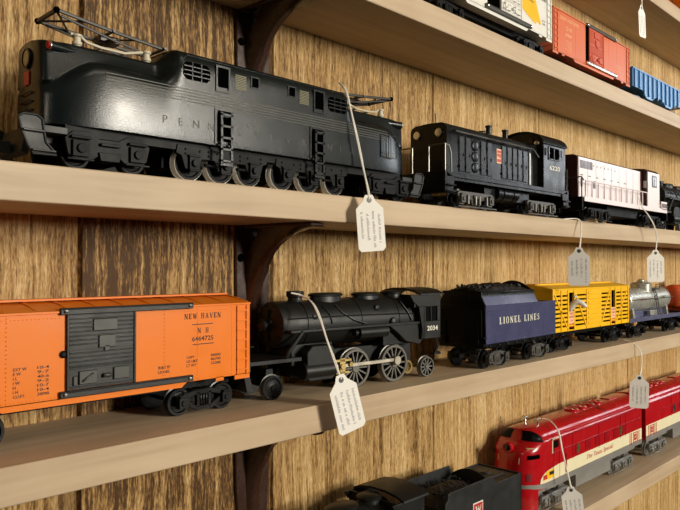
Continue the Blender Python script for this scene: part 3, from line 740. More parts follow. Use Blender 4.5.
# cab with arched roof
b = MB(); W = 29; ra = [(W*math.cos(PI*k/14), 82+15.5*math.sin(PI*k/14)) for k in range(15)]
b.px([(W,32),(W,82)]+ra[1:-1]+[(-W,82),(-W,32)], 66, 118)
cab = b.build('cab', M['blackm'], t, ang=40)
b = MB(); ro = [((W+1.5)*math.cos(PI*k/16), 82+16.3*math.sin(PI*k/16)) for k in range(17)]; ri = [((W-.5)*math.cos(PI*k/16), 82+14.8*math.sin(PI*k/16)) for k in range(17)]
b.px(ro+ri[::-1], 63, 121); b.build('roof', M['blackm'], t, ang=40)
w = MB(); w.box(78,102,-W-.2,-W+.3,66,79); w.build('window', M['dark'], cab)
w = MB()
for x in (77.5,89.5,101.5): w.box(x-.7,x+.7,-W-.9,-W,65.5,79.5)
w.box(77,102,-W-.9,-W,65,66.2); w.box(77,102,-W-.9,-W,79,80)
for x in (74,105): w.cyl((x,-W-2,70),(x,-W-2,78),1.1,8)
w.build('window_frame', M['blackm'], cab)
for y in (-16,16): MB().box(65.7,66.3,y-5,y+5,84,90).build('front_window', M['glass'], cab)
for y in (-21,21): MB().lathe([(3,0),(3,-1.5),(2.2,-2),(0,-2)], (65.8,y,83), (1,0,0), 14).build('cab_lamp', M['steel'], cab)
b = MB(); text(b, '6220', 92, 53.5, 5.2, -W-.15, 25, 'c', off=.01); b.build('lettering', M['letterw'], t, smooth=False)
b = MB(); b.cyl((-24,-20,19),(16,-20,19),7,18); b.cyl((-14,-20.2,19),(-13,-20.2,19),7.5,18); b.cyl((6,-20.2,19),(7,-20.2,19),7.5,18); b.build('air_tank', M['blackm'], t)
for s in (-1, 1):
    b = MB(); b.box(min(s*121,s*124),max(s*121,s*124),-30,30,12,33)
    for y in (-1,1):
        b.py([(s*108,27),(s*121,32),(s*123,12),(s*112,12)], min(y*27,y*30), max(y*27,y*30))
        for z in (13,19): b.box(min(s*110,s*123),max(s*110,s*123),min(y*27,y*33),max(y*27,y*33),z,z+1.2)
    b.box(min(s*124,s*129),max(s*124,s*129),-3,3,12,16); b.cbox(s*130.5,0,13,6,8,8)
    b.build('pilot', M['blackm'], t, bev=.3, seg=1)
    r = MB()
    for y in (-29,-10,10,29): r.tube([(s*122.5,y,14 if abs(y)>20 else 32),(s*122.5,y,58)], .75, 6)
    for y in (-1,1): r.tube([(s*122.5,y*29,58),(s*122.5,y*10,58)], .75, 6)
    if s < 0: r.tube([(-122.5,-29,58),(-117,-29.5,57),(-114,-29.5,50),(-113,-29.5,32)], .75, 6)
    else: r.tube([(122.5,-29,58),(119.5,-29.5,54),(119.5,-29.5,32)], .75, 6)
    r.build('end_handrail', M['dsteel'] if s < 0 else M['blackm'], t)
for cx in (-66, 66): truck(t, cx, 50, 8.8, 'loco', M['truckgrey'], yo=26)

# ------------------------------------------------------------------ road diesel, window glare painted pinkish white on its sides
t = thing('road_diesel', 'maroon road-switcher diesel, window glare painted pinkish white on its sides, with side railings', 'locomotive', .944, -.0775, Z2)
b = MB(); b.box(-140,141,-29,29,24,27.5); b.box(-50,50,-20,20,10,25); b.build('frame_deck', M['black'], t, bev=.4)
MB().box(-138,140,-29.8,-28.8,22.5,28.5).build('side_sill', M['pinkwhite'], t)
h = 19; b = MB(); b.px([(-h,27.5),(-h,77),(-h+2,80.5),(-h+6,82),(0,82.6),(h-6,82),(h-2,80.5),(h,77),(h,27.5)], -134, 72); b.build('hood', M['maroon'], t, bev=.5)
hp = MB().box(-133.2,62,-h-.9,-h+.3,29,78.5).build('hood_side_glare', M['pinkwhite'], t)  # pale sheet carries the painted window glare over the maroon hood
b = MB()
for i in range(4): b.box(-129+i*9,-121+i*9,-h-1.1,-h-.7,65,75)
for i in range(7):
    b.box(-92+i*11,-90+i*11,-h-1.1,-h-.7,70,72)
    b.box(-128+i*22,-121+i*22,-h-1.1,-h-.7,56,57.2)
for x in (-128,-92): b.box(x,x+6,-h-1.1,-h-.7,42,52)
for i in range(8): b.box(-132+i*24,-131.6+i*24,-h-1.1,-h-.7,30,76)
b.build('louvre_markings', M['maroon'], hp, smooth=False)
b = MB(); 
for k in range(5):
    a = 0
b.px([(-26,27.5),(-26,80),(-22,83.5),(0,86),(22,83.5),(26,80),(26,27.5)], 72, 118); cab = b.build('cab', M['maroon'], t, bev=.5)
cs = MB().box(72.6,117.4,-26.9,-25.7,29,79).build('cab_side_glare', M['pinkwhite'], t)  # same painted glare on the maroon cab
MB().box(88,106,-27.3,-26.7,58,75).build('window_frame', M['maroon'], cs); MB().box(91,96.4,-27.5,-26.7,60,73).build('window', M['glass'], cs); MB().box(97.8,103.2,-27.5,-26.7,60,73).build('window', M['glass'], cs)
MB().box(71.6,72.4,-25,-20.5,56,66).build('front_window', M['pinkwhite'], cab)
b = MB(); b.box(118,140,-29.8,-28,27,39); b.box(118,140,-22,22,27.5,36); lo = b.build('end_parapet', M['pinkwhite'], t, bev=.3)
for i in range(4): MB().box(119.5+i*5.2,123+i*5.2,-30.1,-29.6,30,36).build('parapet_slot', M['maroon'], lo)
r = MB(); 
r.tube([(-132,-28.5,48),(66,-28.5,48)], .8, 6)
for i in range(12): r.tube([(-132+i*18,-28.5,27.5),(-132+i*18,-28.5,48)], .7, 6)
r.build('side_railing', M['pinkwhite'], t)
for s in (-1,1):
    b = MB(); b.box(min(s*140,s*143),max(s*140,s*143),-29,29,11,28); b.box(min(s*143,s*148),max(s*143,s*148),-3,3,12,16); b.cbox(s*149.5,0,13,5,7,8); b.build('pilot', M['black'], t, bev=.3)
    if s < 0:
        r = MB()
        for y in (-28,-9,9,28): r.tube([(-142,y,14),(-142,y,52)], .8, 6)
        r.tube([(-142,-28,52),(-142,-9,52)], .8, 6); r.tube([(-142,9,52),(-142,28,52)], .8, 6); r.tube([(-142,-28,52),(-137,-28.5,48)], .8, 6)
        r.build('end_handrail', M['truckgrey'], t)
MB().lathe([(4,0),(4,-2),(3,-2.4),(0,-2.4)], (-134,0,72), (1,0,0), 14).build('headlight', M['steel'], t)
for cx in (-88, 88): truck(t, cx, 50, 8.8, 'loco', M['black'], yo=25.5)

# ------------------------------------------------------------------ steam locomotives
def steam(label, x, y, z, rz=0, scale=1., number=None, m=None, detail=True):
    m = m or M['casting']
    t = thing('steam_locomotive', label, 'locomotive', x, y, z, rz); t.scale = (scale,)*3
    b = MB()
    b.lathe([(0,-88),(6,-88),(6.5,-86.6),(14,-85.6),(17,-84.8),(19,-84.6),(19.6,-83),(19.6,-60),(20.2,-59.6),(20.2,-58),(19.6,-57.6),(20.3,0),(20.9,.4),(20.9,2),(20.3,2.4),(21,46),(21.6,46.4),(21.6,48),(21,48.4),(21.4,70),(0,70)], (0,0,58), (1,0,0), 40)
    for k in range(10):
        a = 2*PI*k/10; b.sphere((-85.2,16.5*math.cos(a),58+16.5*math.sin(a)),1,8)
    bo = b.build('boiler', m, t, ang=30)
    MB().lathe([(4.6,0),(4.8,-4),(5.4,-6.5),(4.4,-7.5),(3.4,-6.6),(0,-6.6)], (-87,0,58), (1,0,0), 20).build('headlight', m, t)
    b = MB(); b.box(-88,-86.2,-1,1,45,71); b.box(-88,-86.2,-9,9,57,59); b.build('smokebox_handle', m, bo)
    MB().lathe([(9,-3.5),(6.6,0),(6.2,3.2),(7.6,4),(7.8,8.5),(6.2,8.8),(5.6,8.4),(5.4,3)], (-59,0,77), (0,0,1), 24).build('smokestack', m, t)
    for x0, x1, zt in ((-42,-9,83.5),(8,38,82.8),(46,67,83.4)):
        b = MB(); cx = (x0+x1)/2; hl = (x1-x0)/2; rings = []
        for dz, k, ky in ((70,1.06,1.08),(zt-6,1.0,1.0),(zt-3.2,.97,.97),(zt-2.8,1.08,1.08),(zt-1.2,1.1,1.1),(zt,.95,.9)):
            rings.append([(cx+hl*k*math.cos(2*PI*i/28), 9.5*ky*math.sin(2*PI*i/28), dz) for i in range(28)])
        b.loft(rings); b.build('dome', m, t, ang=45)
    b = MB()
    for yy in (-1,1):
        b.box(-82,72,min(yy*18,yy*26),max(yy*18,yy*26),52.6,54.8)
        b.tube([(-70,yy*26,53.5),(-84,yy*25.5,38),(-86,yy*25,33)], 1.9, 6)
    b.build('running_board', m, t, bev=.3)
    # piping
    b = MB()
    for yy in (-1,1):
        b.tube([(-80,yy*20.8,64),(-20,yy*21,64),(46,yy*22,63),(66,yy*22,62)], .55, 6)
        b.tube([(-26,yy*14,73.5),(-22,yy*18.6,67),(-10,yy*21.2,60),(4,yy*22,56)], .8, 6); b.tube([(-40,yy*14,73),(-36,yy*19,66),(-34,yy*21,58)], .7, 6)
        b.tube([(52,yy*16,74),(56,yy*21,66),(62,yy*22.4,56)], .8, 6)
        for xx, zz in ((20,69),(-52,64)): b.lathe([(2.6,0),(2.6,yy*2),(1.4,yy*2.6),(0,yy*2.6)], (xx,yy*17,zz), (0,1,0), 12)
        b.cyl((-8,yy*23.5,48.5),(26,yy*23.5,48.5),5.4,16); b.cyl((-12,yy*23.5,48.5),(-8,yy*23.5,48.5),3,12)
        b.lathe([(4,0),(4,yy*3),(2,yy*4),(0,yy*4)], (38,yy*20,56), (0,1,0), 12)
    b.build('pipes', m, t)
    # firebox and ash-pan side
    b = MB()
    for yy in (-1,1): b.py([(30,53),(72,53),(78,40),(70,33),(52,37),(42,45)], min(yy*18,yy*24), max(yy*18,yy*24))
    b.box(28,74,-18,18,34,54); b.build('firebox', m, t, bev=.6)
    # cab
    b = MB()
    for yy in (-1,1):
        ya, yb = sorted((yy*25.6, yy*27.6))
        b.py([(73,38),(96,38),(96,54.5),(73,54.5)], ya, yb); b.box(73,75.4,ya,yb,54.5,68.5); b.box(91.5,96,ya,yb,54.5,68.5); b.box(82.2,83.6,ya,yb,54.5,68.5)
        b.py([(66,68.5),(96,68.5),(96,80),(54,80),(58,74)], ya, yb); b.py([(72,38),(73,38),(73,68.5),(66,68.5)], ya, yb)
    b.px([(-27,68),(-27,80),(27,80),(27,68)], 60, 62); b.px([(-27,38),(-27,68),(27,68),(27,38)], 70, 72)
    cab = b.build('cab', m, t, bev=.3, seg=1)
    MB().box(75,92,-26.4,-26.0,54,69).build('cab_window', M['glass'], cab)
    b = MB(); ro = [(-29,79.5),(-28.5,81),(-20,84.2),(-8,86),(8,86),(20,84.2),(28.5,81),(29,79.5),(20,82),(8,84),(-8,84),(-20,82)]
    b.px(ro, 67, 100); b.build('cab_roof', m, t, ang=30)
    # cylinders, pilot deck
    b = MB()
    for yy in (-1,1):
        b.py([(-66,36),(-60,41),(-40,41),(-36,36),(-36,15),(-39,12),(-63,12),(-66,15)], min(yy*14,yy*26.5), max(yy*14,yy*26.5))
        b.cyl((-68,yy*21,20),(-35,yy*21,20),7.6,18)
    b.box(-74,-30,-15,15,24,42); b.build('cylinder_block', m, t, bev=.8)
    b = MB(); b.box(-122,-70,-24,24,29.5,32.5); b.box(-124,-120,-25,25,25,33.5); b.py([(-121,28),(-125,26),(-121,9),(-115,9)], -22, 22)
    b.box(-113,-112,-6,6,33,37); b.cbox(-118,0,36,4,4,8)
    for yy in (-20,20): b.tube([(-118,yy,32),(-118,yy,44),(-114,yy,44)], .7, 6)
    b.build('pilot', m, t, bev=.4)
    MB().box(-70,74,-8,8,14,34).build('frame', m, t)
    # driving gear
    for xx in (-6.5, 41.5):
        for yy in (-1,1): 
            wheel(t, xx, yy*GY, 17, M['blackm'], 14, far=yy>0, rim=M['wornwheel'], name='driving_wheel')
    b = MB(); b.cyl((-6.5,-14,17),(-6.5,14,17),2,8); b.cyl((41.5,-14,17),(41.5,14,17),2,8); b.build('axle', m, t)
    for yy in (-1,1):
        r = MB(); ya, yb = sorted((yy*21.4, yy*22.8))
        r.box(-34,44,ya,yb,19.2,22.4); r.cyl((41.5,yy*19,20),(41.5,yy*24,20),4.2,14)
        r.build('side_rod', M['rodsteel'], t, bev=.25, seg=1)
        r = MB(); ya, yb = sorted((yy*22.9, yy*24.6))
        r.box(-34,-16,ya,yb,24.8,27); r.box(-34,-18,ya,yb,14.6,16.6); r.box(-29,-23,ya,yb*1.02,14,28); r.cyl((-26,yy*22,20.8),(-26,yy*25.6,20.8),2.8,12); r.cyl((-16,yy*22.9,22),(-16,yy*24.6,22),2.2,10)
        r.build('crosshead', M['brass'], t, bev=.2, seg=1)
    # pony and trailing trucks
    f = MB(); f.box(-112,-76,-4,4,13,16); f.cyl((-95,-14,10),(-95,14,10),1.6,8); f.box(-96.5,-93.5,-15,15,10,20); f.box(-132,-112,-2.5,2.5,11,14.5)
    f.py([(-99,15),(-91,15),(-92,24),(-98,24)],-14,14)
    pf = f.build('pony_truck', m, t)
    for yy in (-1,1): wheel(pf, -95, yy*GY, 9.6, M['blackm'], 0, far=yy>0, rim=M['truckgrey'])
    f = MB(); f.box(52,94,-4,4,9,13); f.cyl((86,-14,9),(86,14,9),1.6,8)
    f.lathe([(6.5,0),(6.5,-1.5),(4.4,-1.5),(4.4,0)], (64,-13,11), (0,1,0), 18)
    tf = f.build('trailing_truck', M['brass'] if number else m, t)
    for yy in (-1,1): wheel(tf, 86, yy*GY, 9.6, M['blackm'], 10, far=yy>0, rim=M['wornwheel'])
    b = MB()
    for yy in (-1,1): b.tube([(90,yy*26,38),(93,yy*26,30),(90,yy*25.5,24),(96,yy*25.5,23)], 1.7, 8); b.box(88,97,min(yy*22,yy*27),max(yy*22,yy*27),22,23.5)
    b.build('steps', m, t)
    if number:
        b = MB(); text(b, number, 84.5, 45.5, 4.6, -27.75, 15, 'c', off=.02); b.build('lettering', M['letterw'], t, smooth=False)
    return t
st1 = steam('black steam locomotive numbered 2034, a white price tag hung over its smokestack', .455, -.0440, Z3, -.094, number='2034')
steam('black steam locomotive cut off by the right edge, beyond the glare-whitened road diesel', 1.236, -.062, Z2, 0, .97)
steam('black steam locomotive on the lowest shelf, only cab roof and boiler top showing', .413, -.053, Z4, 0, 1.10)

# ------------------------------------------------------------------ tender with lettering
t = thing('tender', 'coal tender with daylight painted bluish on its sides, lettered in white, behind the numbered steam locomotive', 'tender', .6865, -.0621, Z3, .033)
def coalbed(x0, x1, h, z, top, n=26, mm=10):
    b = MB(); rings = []
    for i in range(n+1):
        x = x0+(x1-x0)*i/n; e = min(1, math.sin(PI*(.12+.76*i/n))*1.1)
        rings.append([(x,-h,z)]+[(x+random.uniform(-1.2,1.2),-h+2*h*k/mm,z+(top-z)*e*math.sin(PI*(.1+.8*k/mm))+random.uniform(-.9,1.2)) for k in range(1,mm)]+[(x,h,z)])
    b.loft(rings)
    for _ in range(90):
        b.sphere((random.uniform(x0+4,x1-4),random.uniform(-h*.8,h*.8),top-2.2+random.uniform(-1.5,.6)), random.uniform(1,2), 6)
    return b
b = MB(); h = 29
b.box(-80,79,-h+.6,h-.6,26,66)
b.px([(-h+.6,66),(-h+5,75),(-h+5,80.5),(-h+6.5,81),(h-6.5,81),(h-5,80.5),(h-5,75),(h-.6,66)], -80, 36)
b.box(-81,80,-h+2,h-2,22,26.5)
b.build('body', M['blackm'], t, bev=.5)
for y in (-1, 1):
    b = MB(); ya, yb = sorted((y*(h-.8), y*h)); b.box(-79.5,80,ya,yb,27,66.5)
    b.box(-79.5,80,ya-(.3 if y<0 else 0),yb+(.3 if y>0 else 0),27,28.6)
    b.loft([[(-79.5,y*h,66.5),(35.5,y*h,66.5),(35.5,y*(h-.9),66.5),(-79.5,y*(h-.9),66.5)],[(-79.5,y*(h-4.6),75.5),(34,y*(h-4.6),75.5),(34,y*(h-5.4),75.5),(-79.5,y*(h-5.4),75.5)]])
    for x in (-36,8,48): b.box(x-.25,x+.25,ya-.15,yb+.15,28,66)
    b.box(-79.5,36,ya-.15,yb+.15,60,60.5)
    b.build('side_plate', M['daylight_blue'], t, bev=.2, seg=1)  # plate tinted for reflected daylight on an otherwise black tender
b = MB()
for i in range(9): b.sphere((-72+i*18,-h-.2,24.5),1.3,8)
b.box(-80,80,-h+.5,-h+2.5,23.5,26.5); b.build('sill', M['blackm'], t)
b = MB(); serif(b, 'LIONEL LINES', -52.5, 46, 7.4, 90, -h-.2, .36); b.build('lettering', M['letterw'], t, smooth=False)
coalbed(-76, 28, 22, 80, 88).build('coal_load', M['coal'], t, smooth=False)
b = MB(); b.px([(-24+48*k/14, 80.5+10*math.sin(PI*k/14)) for k in range(15)], 28, 31); b.build('bunker_arch', M['blackm'], t)
b = MB(); b.box(-82,-80,-25,25,34,62); b.box(-83,-81,-22,-18,26,50); b.box(-83,-81,18,22,26,50)
for z in (26,33): b.box(-84,-78,-29,-21,z,z+1.2)
b.box(-90,-81,-4,4,12,16)
b.build('front_sheet', M['black'], t)
truck(t, -47, 34, 9.6, 'bettendorf', M['truckgrey'], coupler=0); truck(t, 47, 35, 9.6, 'bettendorf', M['truckgrey'], coupler=35)

# ------------------------------------------------------------------ yellow stock car with horse
t = thing('stock_car', 'yellow slatted stock car with a white horse head looking out', 'stock car', .8925, -.0500, Z3)
l, h = 115, 29
b = MB(); b.box(-l+2,l-2,-h+3,h-3,26,78); b.build('interior', M['dark'], t)
b = MB()
b.px([(-h-1.2,77.5),(-h-1.2,79),(-h*.5,82),(0,83.6),(h*.5,82),(h+1.2,79),(h+1.2,77.5)], -l-1, l+1); b.box(-l,l,-6,6,83,84.6)
b.build('roof', M['yellow'], t, ang=20)
b = MB()
for y in (-1, 1):
    ya, yb = sorted((y*(h-2.2), y*h)); yp = sorted((y*(h-2.2), y*(h+.9)))
    b.box(-l,l,ya,yb,25.5,31); b.box(-l,l,ya,yb,73.5,78)
    for i in range(8):
        z = 31+i*5.4
        for xa, xb in ((-l,-73),(-58,-20),(20,52),(70,l)): b.box(xa,xb,ya,yb,z+2.2,z+5.4)
    for x in (-l+1.5,-92,-74,-57,-21,21,53,69,90,l-1.5): b.box(x-1.6,x+1.6,yp[0],yp[1],25.5,78)
    for xa, xb in ((-54,-24),(49,24),(-110,-77),(109,72)):
        b.py([(xa-1.6,73),(xa+1.6,73),(xb+1.6,30),(xb-1.6,30)], yp[0], yp[1])
    b.box(-20,20,yp[0],yp[1],27,77)
    for i in range(7): b.box(-18,18,min(y*(h+.9),y*(h+1.5)),max(y*(h+.9),y*(h+1.5)),31+i*6.5,35+i*6.5)
    b.box(-73,-58,ya,yb,27,49); b.box(54,68,ya,yb,27,49)
for s in (-1,1): b.box(min(s*l,s*(l-2)),max(s*l,s*(l-2)),-h,h,25.5,80); 
b.build('side_walls', M['yellow'], t, bev=.25, seg=1)
MB().box(-l+4,l-4,-13,13,18,26).build('underframe', M['black'], t)
for x in (-65.5, 61):
    p = MB().box(x-7.5,x+7.5,-h-.5,-h+.2,35,50).build('placard', M['pink'], t, smooth=False)
    b = MB(); text(b, 'HORSE', x, 46, 2.6, -h-.65, 11, 'c'); text(b, 'TRANSPORT', x, 41.8, 2.4, -h-.65, 13.5, 'c'); text(b, 'CAR', x, 37.2, 2.6, -h-.65, 7, 'c'); b.box(x-7.5,x+7.5,-h-.65,-h-.55,33.5,34.6); text(b, 'LIONEL', x, 29.5, 2, -h-.3, 12, 'c')
    b.build('placard_lettering', M['redink'], p, smooth=False)
# horse head: neck, head, muzzle, ears as one body
sk = bpy.data.meshes.new('horse_head'); V = [(-66,-24,50),(-64,-30,58),(-62.5,-36,63.5),(-60,-41,60),(-57,-45,55.5)]
sk.from_pydata([[c*.001 for c in v] for v in V], [(i,i+1) for i in range(4)], [])
ho = bpy.data.objects.new('horse_head', sk); COL.objects.link(ho); ho.parent = t
md = ho.modifiers.new('skin','SKIN'); sub = ho.modifiers.new('sub','SUBSURF'); sub.levels = sub.render_levels = 2
for i, r_ in enumerate((5.5,5,4.6,3.6,2.6)): sk.skin_vertices[0].data[i].radius = (r_*.001, r_*.001)
sk.materials.append(M['white'])
for y in (-1.6,1.6): MB().lathe([(1.3,0),(1.0,2),(0,4.2)], (-63+y,-34,67), (.1*y,.2,1), 8).build('horse_ear', M['white'], t)
for cx, s in ((-l+36,-1),(l-36,1)): truck(t, cx, 36, 9.3, coupler=s*38)

# ------------------------------------------------------------------ tank cars
def tankcar(label, x, y, z, m, R_=18.5, hl=88, sill=None):
    t = thing('tank_car', label, 'tank car', x, y, z)
    b = MB(); b.lathe([(0,-hl),(R_*.5,-hl+.8),(R_*.8,-hl+3),(R_*.95,-hl+6),(R_,-hl+9),(R_,-hl+14),(R_+.5,-hl+14.3),(R_+.5,-hl+15.5),(R_,-hl+15.8),(R_,-1),(R_+.5,-.8),(R_+.5,.8),(R_,1),(R_,hl-15.8),(R_+.5,hl-15.5),(R_+.5,hl-14.3),(R_,hl-14),(R_,hl-9),(R_*.95,hl-6),(R_*.8,hl-3),(R_*.5,hl-.8),(0,hl)], (0,0,54), (1,0,0), 40)
    b.build('tank', m, t, ang=30)
    b = MB(); b.lathe([(16,-6),(16,7),(16.6,7.4),(16.6,9),(14,11),(6,12.5),(5.6,15),(3,16.5),(0,16.8)], (0,0,54+R_-3), (0,0,1), 28)
    for k in range(3):
        b.cyl((-9+k*9,-6,54+R_+4),(-9+k*9,-6,54+R_+11),2.2,10)
    b.build('dome', m, t, ang=30)
    b = MB(); b.box(-107,107,-24,24,25,28.5); b.box(-107,107,-25,-23.4,23.5,29.5); b.box(-107,107,23.4,25,23.5,29.5); b.box(-70,70,-10,10,28,37)
    b.build('frame_deck', sill or M['black'], t, bev=.3)
    for s in (-1,1):
        MB().box(-14,14,min(s*15,s*20),max(s*15,s*20),30,37.5).build('side_bracket', m, t, bev=.3)
        MB().px([(-17,28),(-15,44),(15,44),(17,28)], s*70-3, s*70+3).build('saddle', m, t, bev=.3)
    b = MB(); 
    for xx in (8,16): b.tube([(xx,-24.5,28),(xx,-21,50),(xx,-18.5,62),(xx,-15,72)], .8, 6)
    for k in range(6): 
        zz = 33+k*7; yy = -24+.9*k if k < 3 else (-21.4+(k-3)*2.4); b.tube([(8,yy,zz),(16,yy,zz)], .7, 6)
    b.box(4,20,-22,-14,70,71.4); b.tube([(4,-22,71),(4,-22,78),(20,-22,78),(20,-22,71)], .6, 6)
    b.build('ladder', M['truckgrey'], t)
    b = MB(); b.tube([(-84,-R_-2.4,56),(84,-R_-2.4,56)], .7, 6)
    for k in range(6): b.tube([(-80+k*32,-R_-2.4,56),(-80+k*32,-R_+1,56)], .6, 6)
    b.build('handrail', M['steel'], t)
    for cx, s in ((-72,-1),(72,1)): truck(t, cx, 36, 9.3, coupler=s*41)
    return t
t = tankcar('silver single-dome tank car to the right of the yellow stock car', 1.128, -.0510, Z3, M['silver'], sill=mat('blue_grey_sill',(96,98,128),.35,.3))
b = MB(); text(b, 'S', -46, 54, 6, -19.9, 4); b.build('red_emblem', M['redink'], t, smooth=False)
b = MB(); text(b, '6465', 38, 56, 4, -19.9, 16); b.build('lettering', M['ink'], t, smooth=False)
tankcar('orange-red tank car just entering the picture beyond the silver tank car', 1.372, -.047, Z3, mat('orange_red_tank',(206,84,40),.35), 20, 100)
# ------------------------------------------------------------------ lowest shelf: black tender, red streamliners
t = thing('tender', 'worn black coal tender with small red number plate on the lowest shelf', 'tender', .6195, -.0575, Z4)
h = 28
b = MB()
for y in (-1,1):
    ya, yb = sorted((y*(h-1.6), y*h)); b.py([(-71,24),(72,24),(72,72),(21,72),(17,74),(12,81),(-63,81),(-66,79.5),(-67,74),(-71,71)], ya, yb)
b.box(-70,71,-h+1,h-1,24,60); b.box(18,71,-h+1,h-1,60,70.5); b.box(70,72,-h,h,24,72); b.box(-71,-69,-h,h,24,66)
b.build('body', M['soft'], t, bev=.5)
b = MB(); b.px([(-26.5+53*k/14, 71+11.5*math.sin(PI*k/14)**.8) for k in range(15)], 13, 15.5); b.build('bunker_arch', M['soft'], t)
b = MB(); b.box(28,58,-14,14,70,72.4); b.lathe([(6,0),(6,2.5),(0,2.8)], (43,0,71.5), (0,0,1), 16); b.build('water_hatch', M['soft'], t, bev=.5)
coalbed(-68, 12, 26, 60, 76).build('coal_load', M['coal'], t, smooth=False)
p = MB().box(-24,-6,-h-.4,-h+.2,46,61).build('number_plate', M['white'], t, smooth=False)
MB().box(-22.8,-7.2,-h-.6,-h-.3,47.2,59.8).build('plate_field', M['redink'], p, smooth=False)
b = MB(); serif(b, 'W', -20.5, 49.5, 8, 11, -h-.75); b.build('lettering', M['letterw'], p, smooth=False)
MB().box(-73,73,-25,25,19,24.5).build('underframe', M['black'], t)
for cx in (-42, 42): truck(t, cx, 36, 9.3)

NX = 46.
def f3(label, x, y, z, nose=True):
    t = thing('streamlined_diesel', label, 'locomotive', x, y, z)
    LEN = 342
    def prof(q):
        # half width, nose tip x, nose length end
        hw = 30 if 24 <= q <= 86 else (30-(24-q)*.12 if q < 24 else 30-3*((q-86)/3.5)**1.6 if q < 89.5 else 27*math.sqrt(max(0,1-((q-89.5)/13)**2)))
        if not nose: return hw, 0, 2.
        if q < 22: xn = (22-q)*.35
        elif q < 77: xn = ((q-22)/55)**2.2*4
        elif q < 87: xn = 4+((q-77)/10)**1.6*16
        elif q < 100: xn = 20+(q-87)*.6
        else: xn = 27.8+((q-100)/2.5)**1.4*18
        return hw, xn, max(NX, xn+22)
    def S(s, q, off=0.):
        hw, xn, xs = prof(q); hw += off
        if s <= 1:
            a = s*PI/2; e = 2/3.0
            c, n = math.cos(a), math.sin(a)
            return (xs-(xs-xn+off)*max(c,0)**e, -hw*max(n,0)**e, q)
        return (xs+(s-1)*(LEN-xs), -hw, q)
    SS = [0,.04,.1,.18,.28,.38,.48,.58,.68,.78,.88,.95,1] if nose else [0,.5,.9,1]
    zs = [13,16,20,24,31,36,44,52,60,66,70,72,74,76,78,80,82,84,85.5,87,88.3,89.5,91,92.5,94,95.5,97,98.5,99.6,100.4,101.1,101.7,102.1,102.4] if nose else [13,20,24,31,40,60,80,87,89.5,91.5,93.5,95.5,97.4,99,100.4,101.4,102.1,102.4]
    rings = []
    for q in zs:
        A = [S(s,q) for s in SS]+[S(2,q)]
        rings.append(A+[(p[0],-p[1],p[2]) for p in reversed(A)])
    body = MB().loft([r for r in rings if r[0][2] >= 31]); body.build('body', M['f3red'], t, ang=38)
    def patch(name, s0, s1, q0, q1, m, off=.3, ns=14, nq=4, parent=None, mirror=True, q1f=None, q0f=None):
        for sg in ((1,-1) if mirror else (1,)):
            b = MB(); vs = []; fs = []
            for j in range(nq+1):
                for i in range(ns+1):
                    s = s0+(s1-s0)*i/ns; a = q0f(s) if q0f else q0; c = q1f(s) if q1f else q1
                    p = S(s, a+(c-a)*j/nq, off); vs.append((p[0],p[1]*sg,p[2]))
            for j in range(nq):
                for i in range(ns): fs.append((j*(ns+1)+i,j*(ns+1)+i+1,(j+1)*(ns+1)+i+1,(j+1)*(ns+1)+i))
            b.add(vs, fs)
            b.build(name, m, parent or t)
    E = lambda xx: 1+(xx-NX)/(LEN-NX)      # side parameter for a given x below the eave
    # lower pilot and skirt
    if nose:
        pm = MB(); pp = []
        for q in (8,13,16,20,26,31):
            A = [S(s,max(q,13)) for s in SS if s <= .78]; pp.append([(p[0],p[1],q) for p in A]+[(p[0],-p[1],q) for p in reversed(A)])
        pm.loft(pp); pm.build('pilot', M['f3red'], t)
    sk = MB(); sk.box(122,LEN-112,-29.2,29.2,13,32); sk.box(30,LEN-2,-20,20,21,32); sk.build('fuel_skirt', M['f3grey'], t, bev=.6)
    if nose:
        patch('cream_band', E(NX+26), E(LEN-1), 37.5, 54, M['f3cream'], .25, 8, 1)
        patch('cream_wedge', .83, E(NX+26), 37, 54, M['f3cream'], .3, 14, 4, q1f=lambda s: 39+15*min(1,max(0,(s-.83)/(E(NX+26)-.83)))**.45)
        patch('grey_stripe', .0, E(LEN-1), 33, 37.5, M['f3grey'], .6, 60, 2, q0f=lambda s: 31+4.5*max(0,1-max(0,s-.5)/.5), q1f=lambda s: 37.5+2.5*max(0,1-max(0,s-.5)/.5))
    else:
        patch('cream_band', 1.0, E(LEN-1), 37.5, 54, M['f3cream'], .25, 8, 1); patch('grey_stripe', 1.0, E(LEN-1), 31, 37.5, M['f3grey'], .3, 8, 1)
    # side panels, portholes, doors
    b = MB()
    for k in range(7):
        xa = 118+k*30
        if xa+16 < LEN-40: b.box(xa,xa+15,-30.5,-29.8,57,69)
    b.box(NX+10,LEN-3,-30.6,-29.8,69.2,70.4); b.box(NX+10,LEN-3,-30.9,-29.8,84.6,86)
    for xx in (112,190,262,LEN-62): b.box(xx-.3,xx+.3,-30.5,-29.8,52,84)
    b.build('side_panels', mat('deep_red_panel',(150,14,26),.25), t)
    for xx in (126, 262):
        b = MB(); rings_ = [[(xx+3.6*k*math.cos(a_),-30.9+dy,63.5+5.4*k*math.sin(a_)) for a_ in [2*PI*i/18 for i in range(18)]] for k, dy in ((1.25,1),(1.2,-.1),(1,-.1))]
        b.loft(rings_); b.build('porthole', M['brass'] if nose else M['steel'], t)
    b = MB()
    for xx in (LEN-46,LEN-41,LEN-12): b.box(xx-.9,xx+.9,-30.6,-30.2,35.5,53)
    if not nose: 
        for xx in (12,38,44): b.box(xx-.9,xx+.9,-30.6,-30.2,35.5,53)
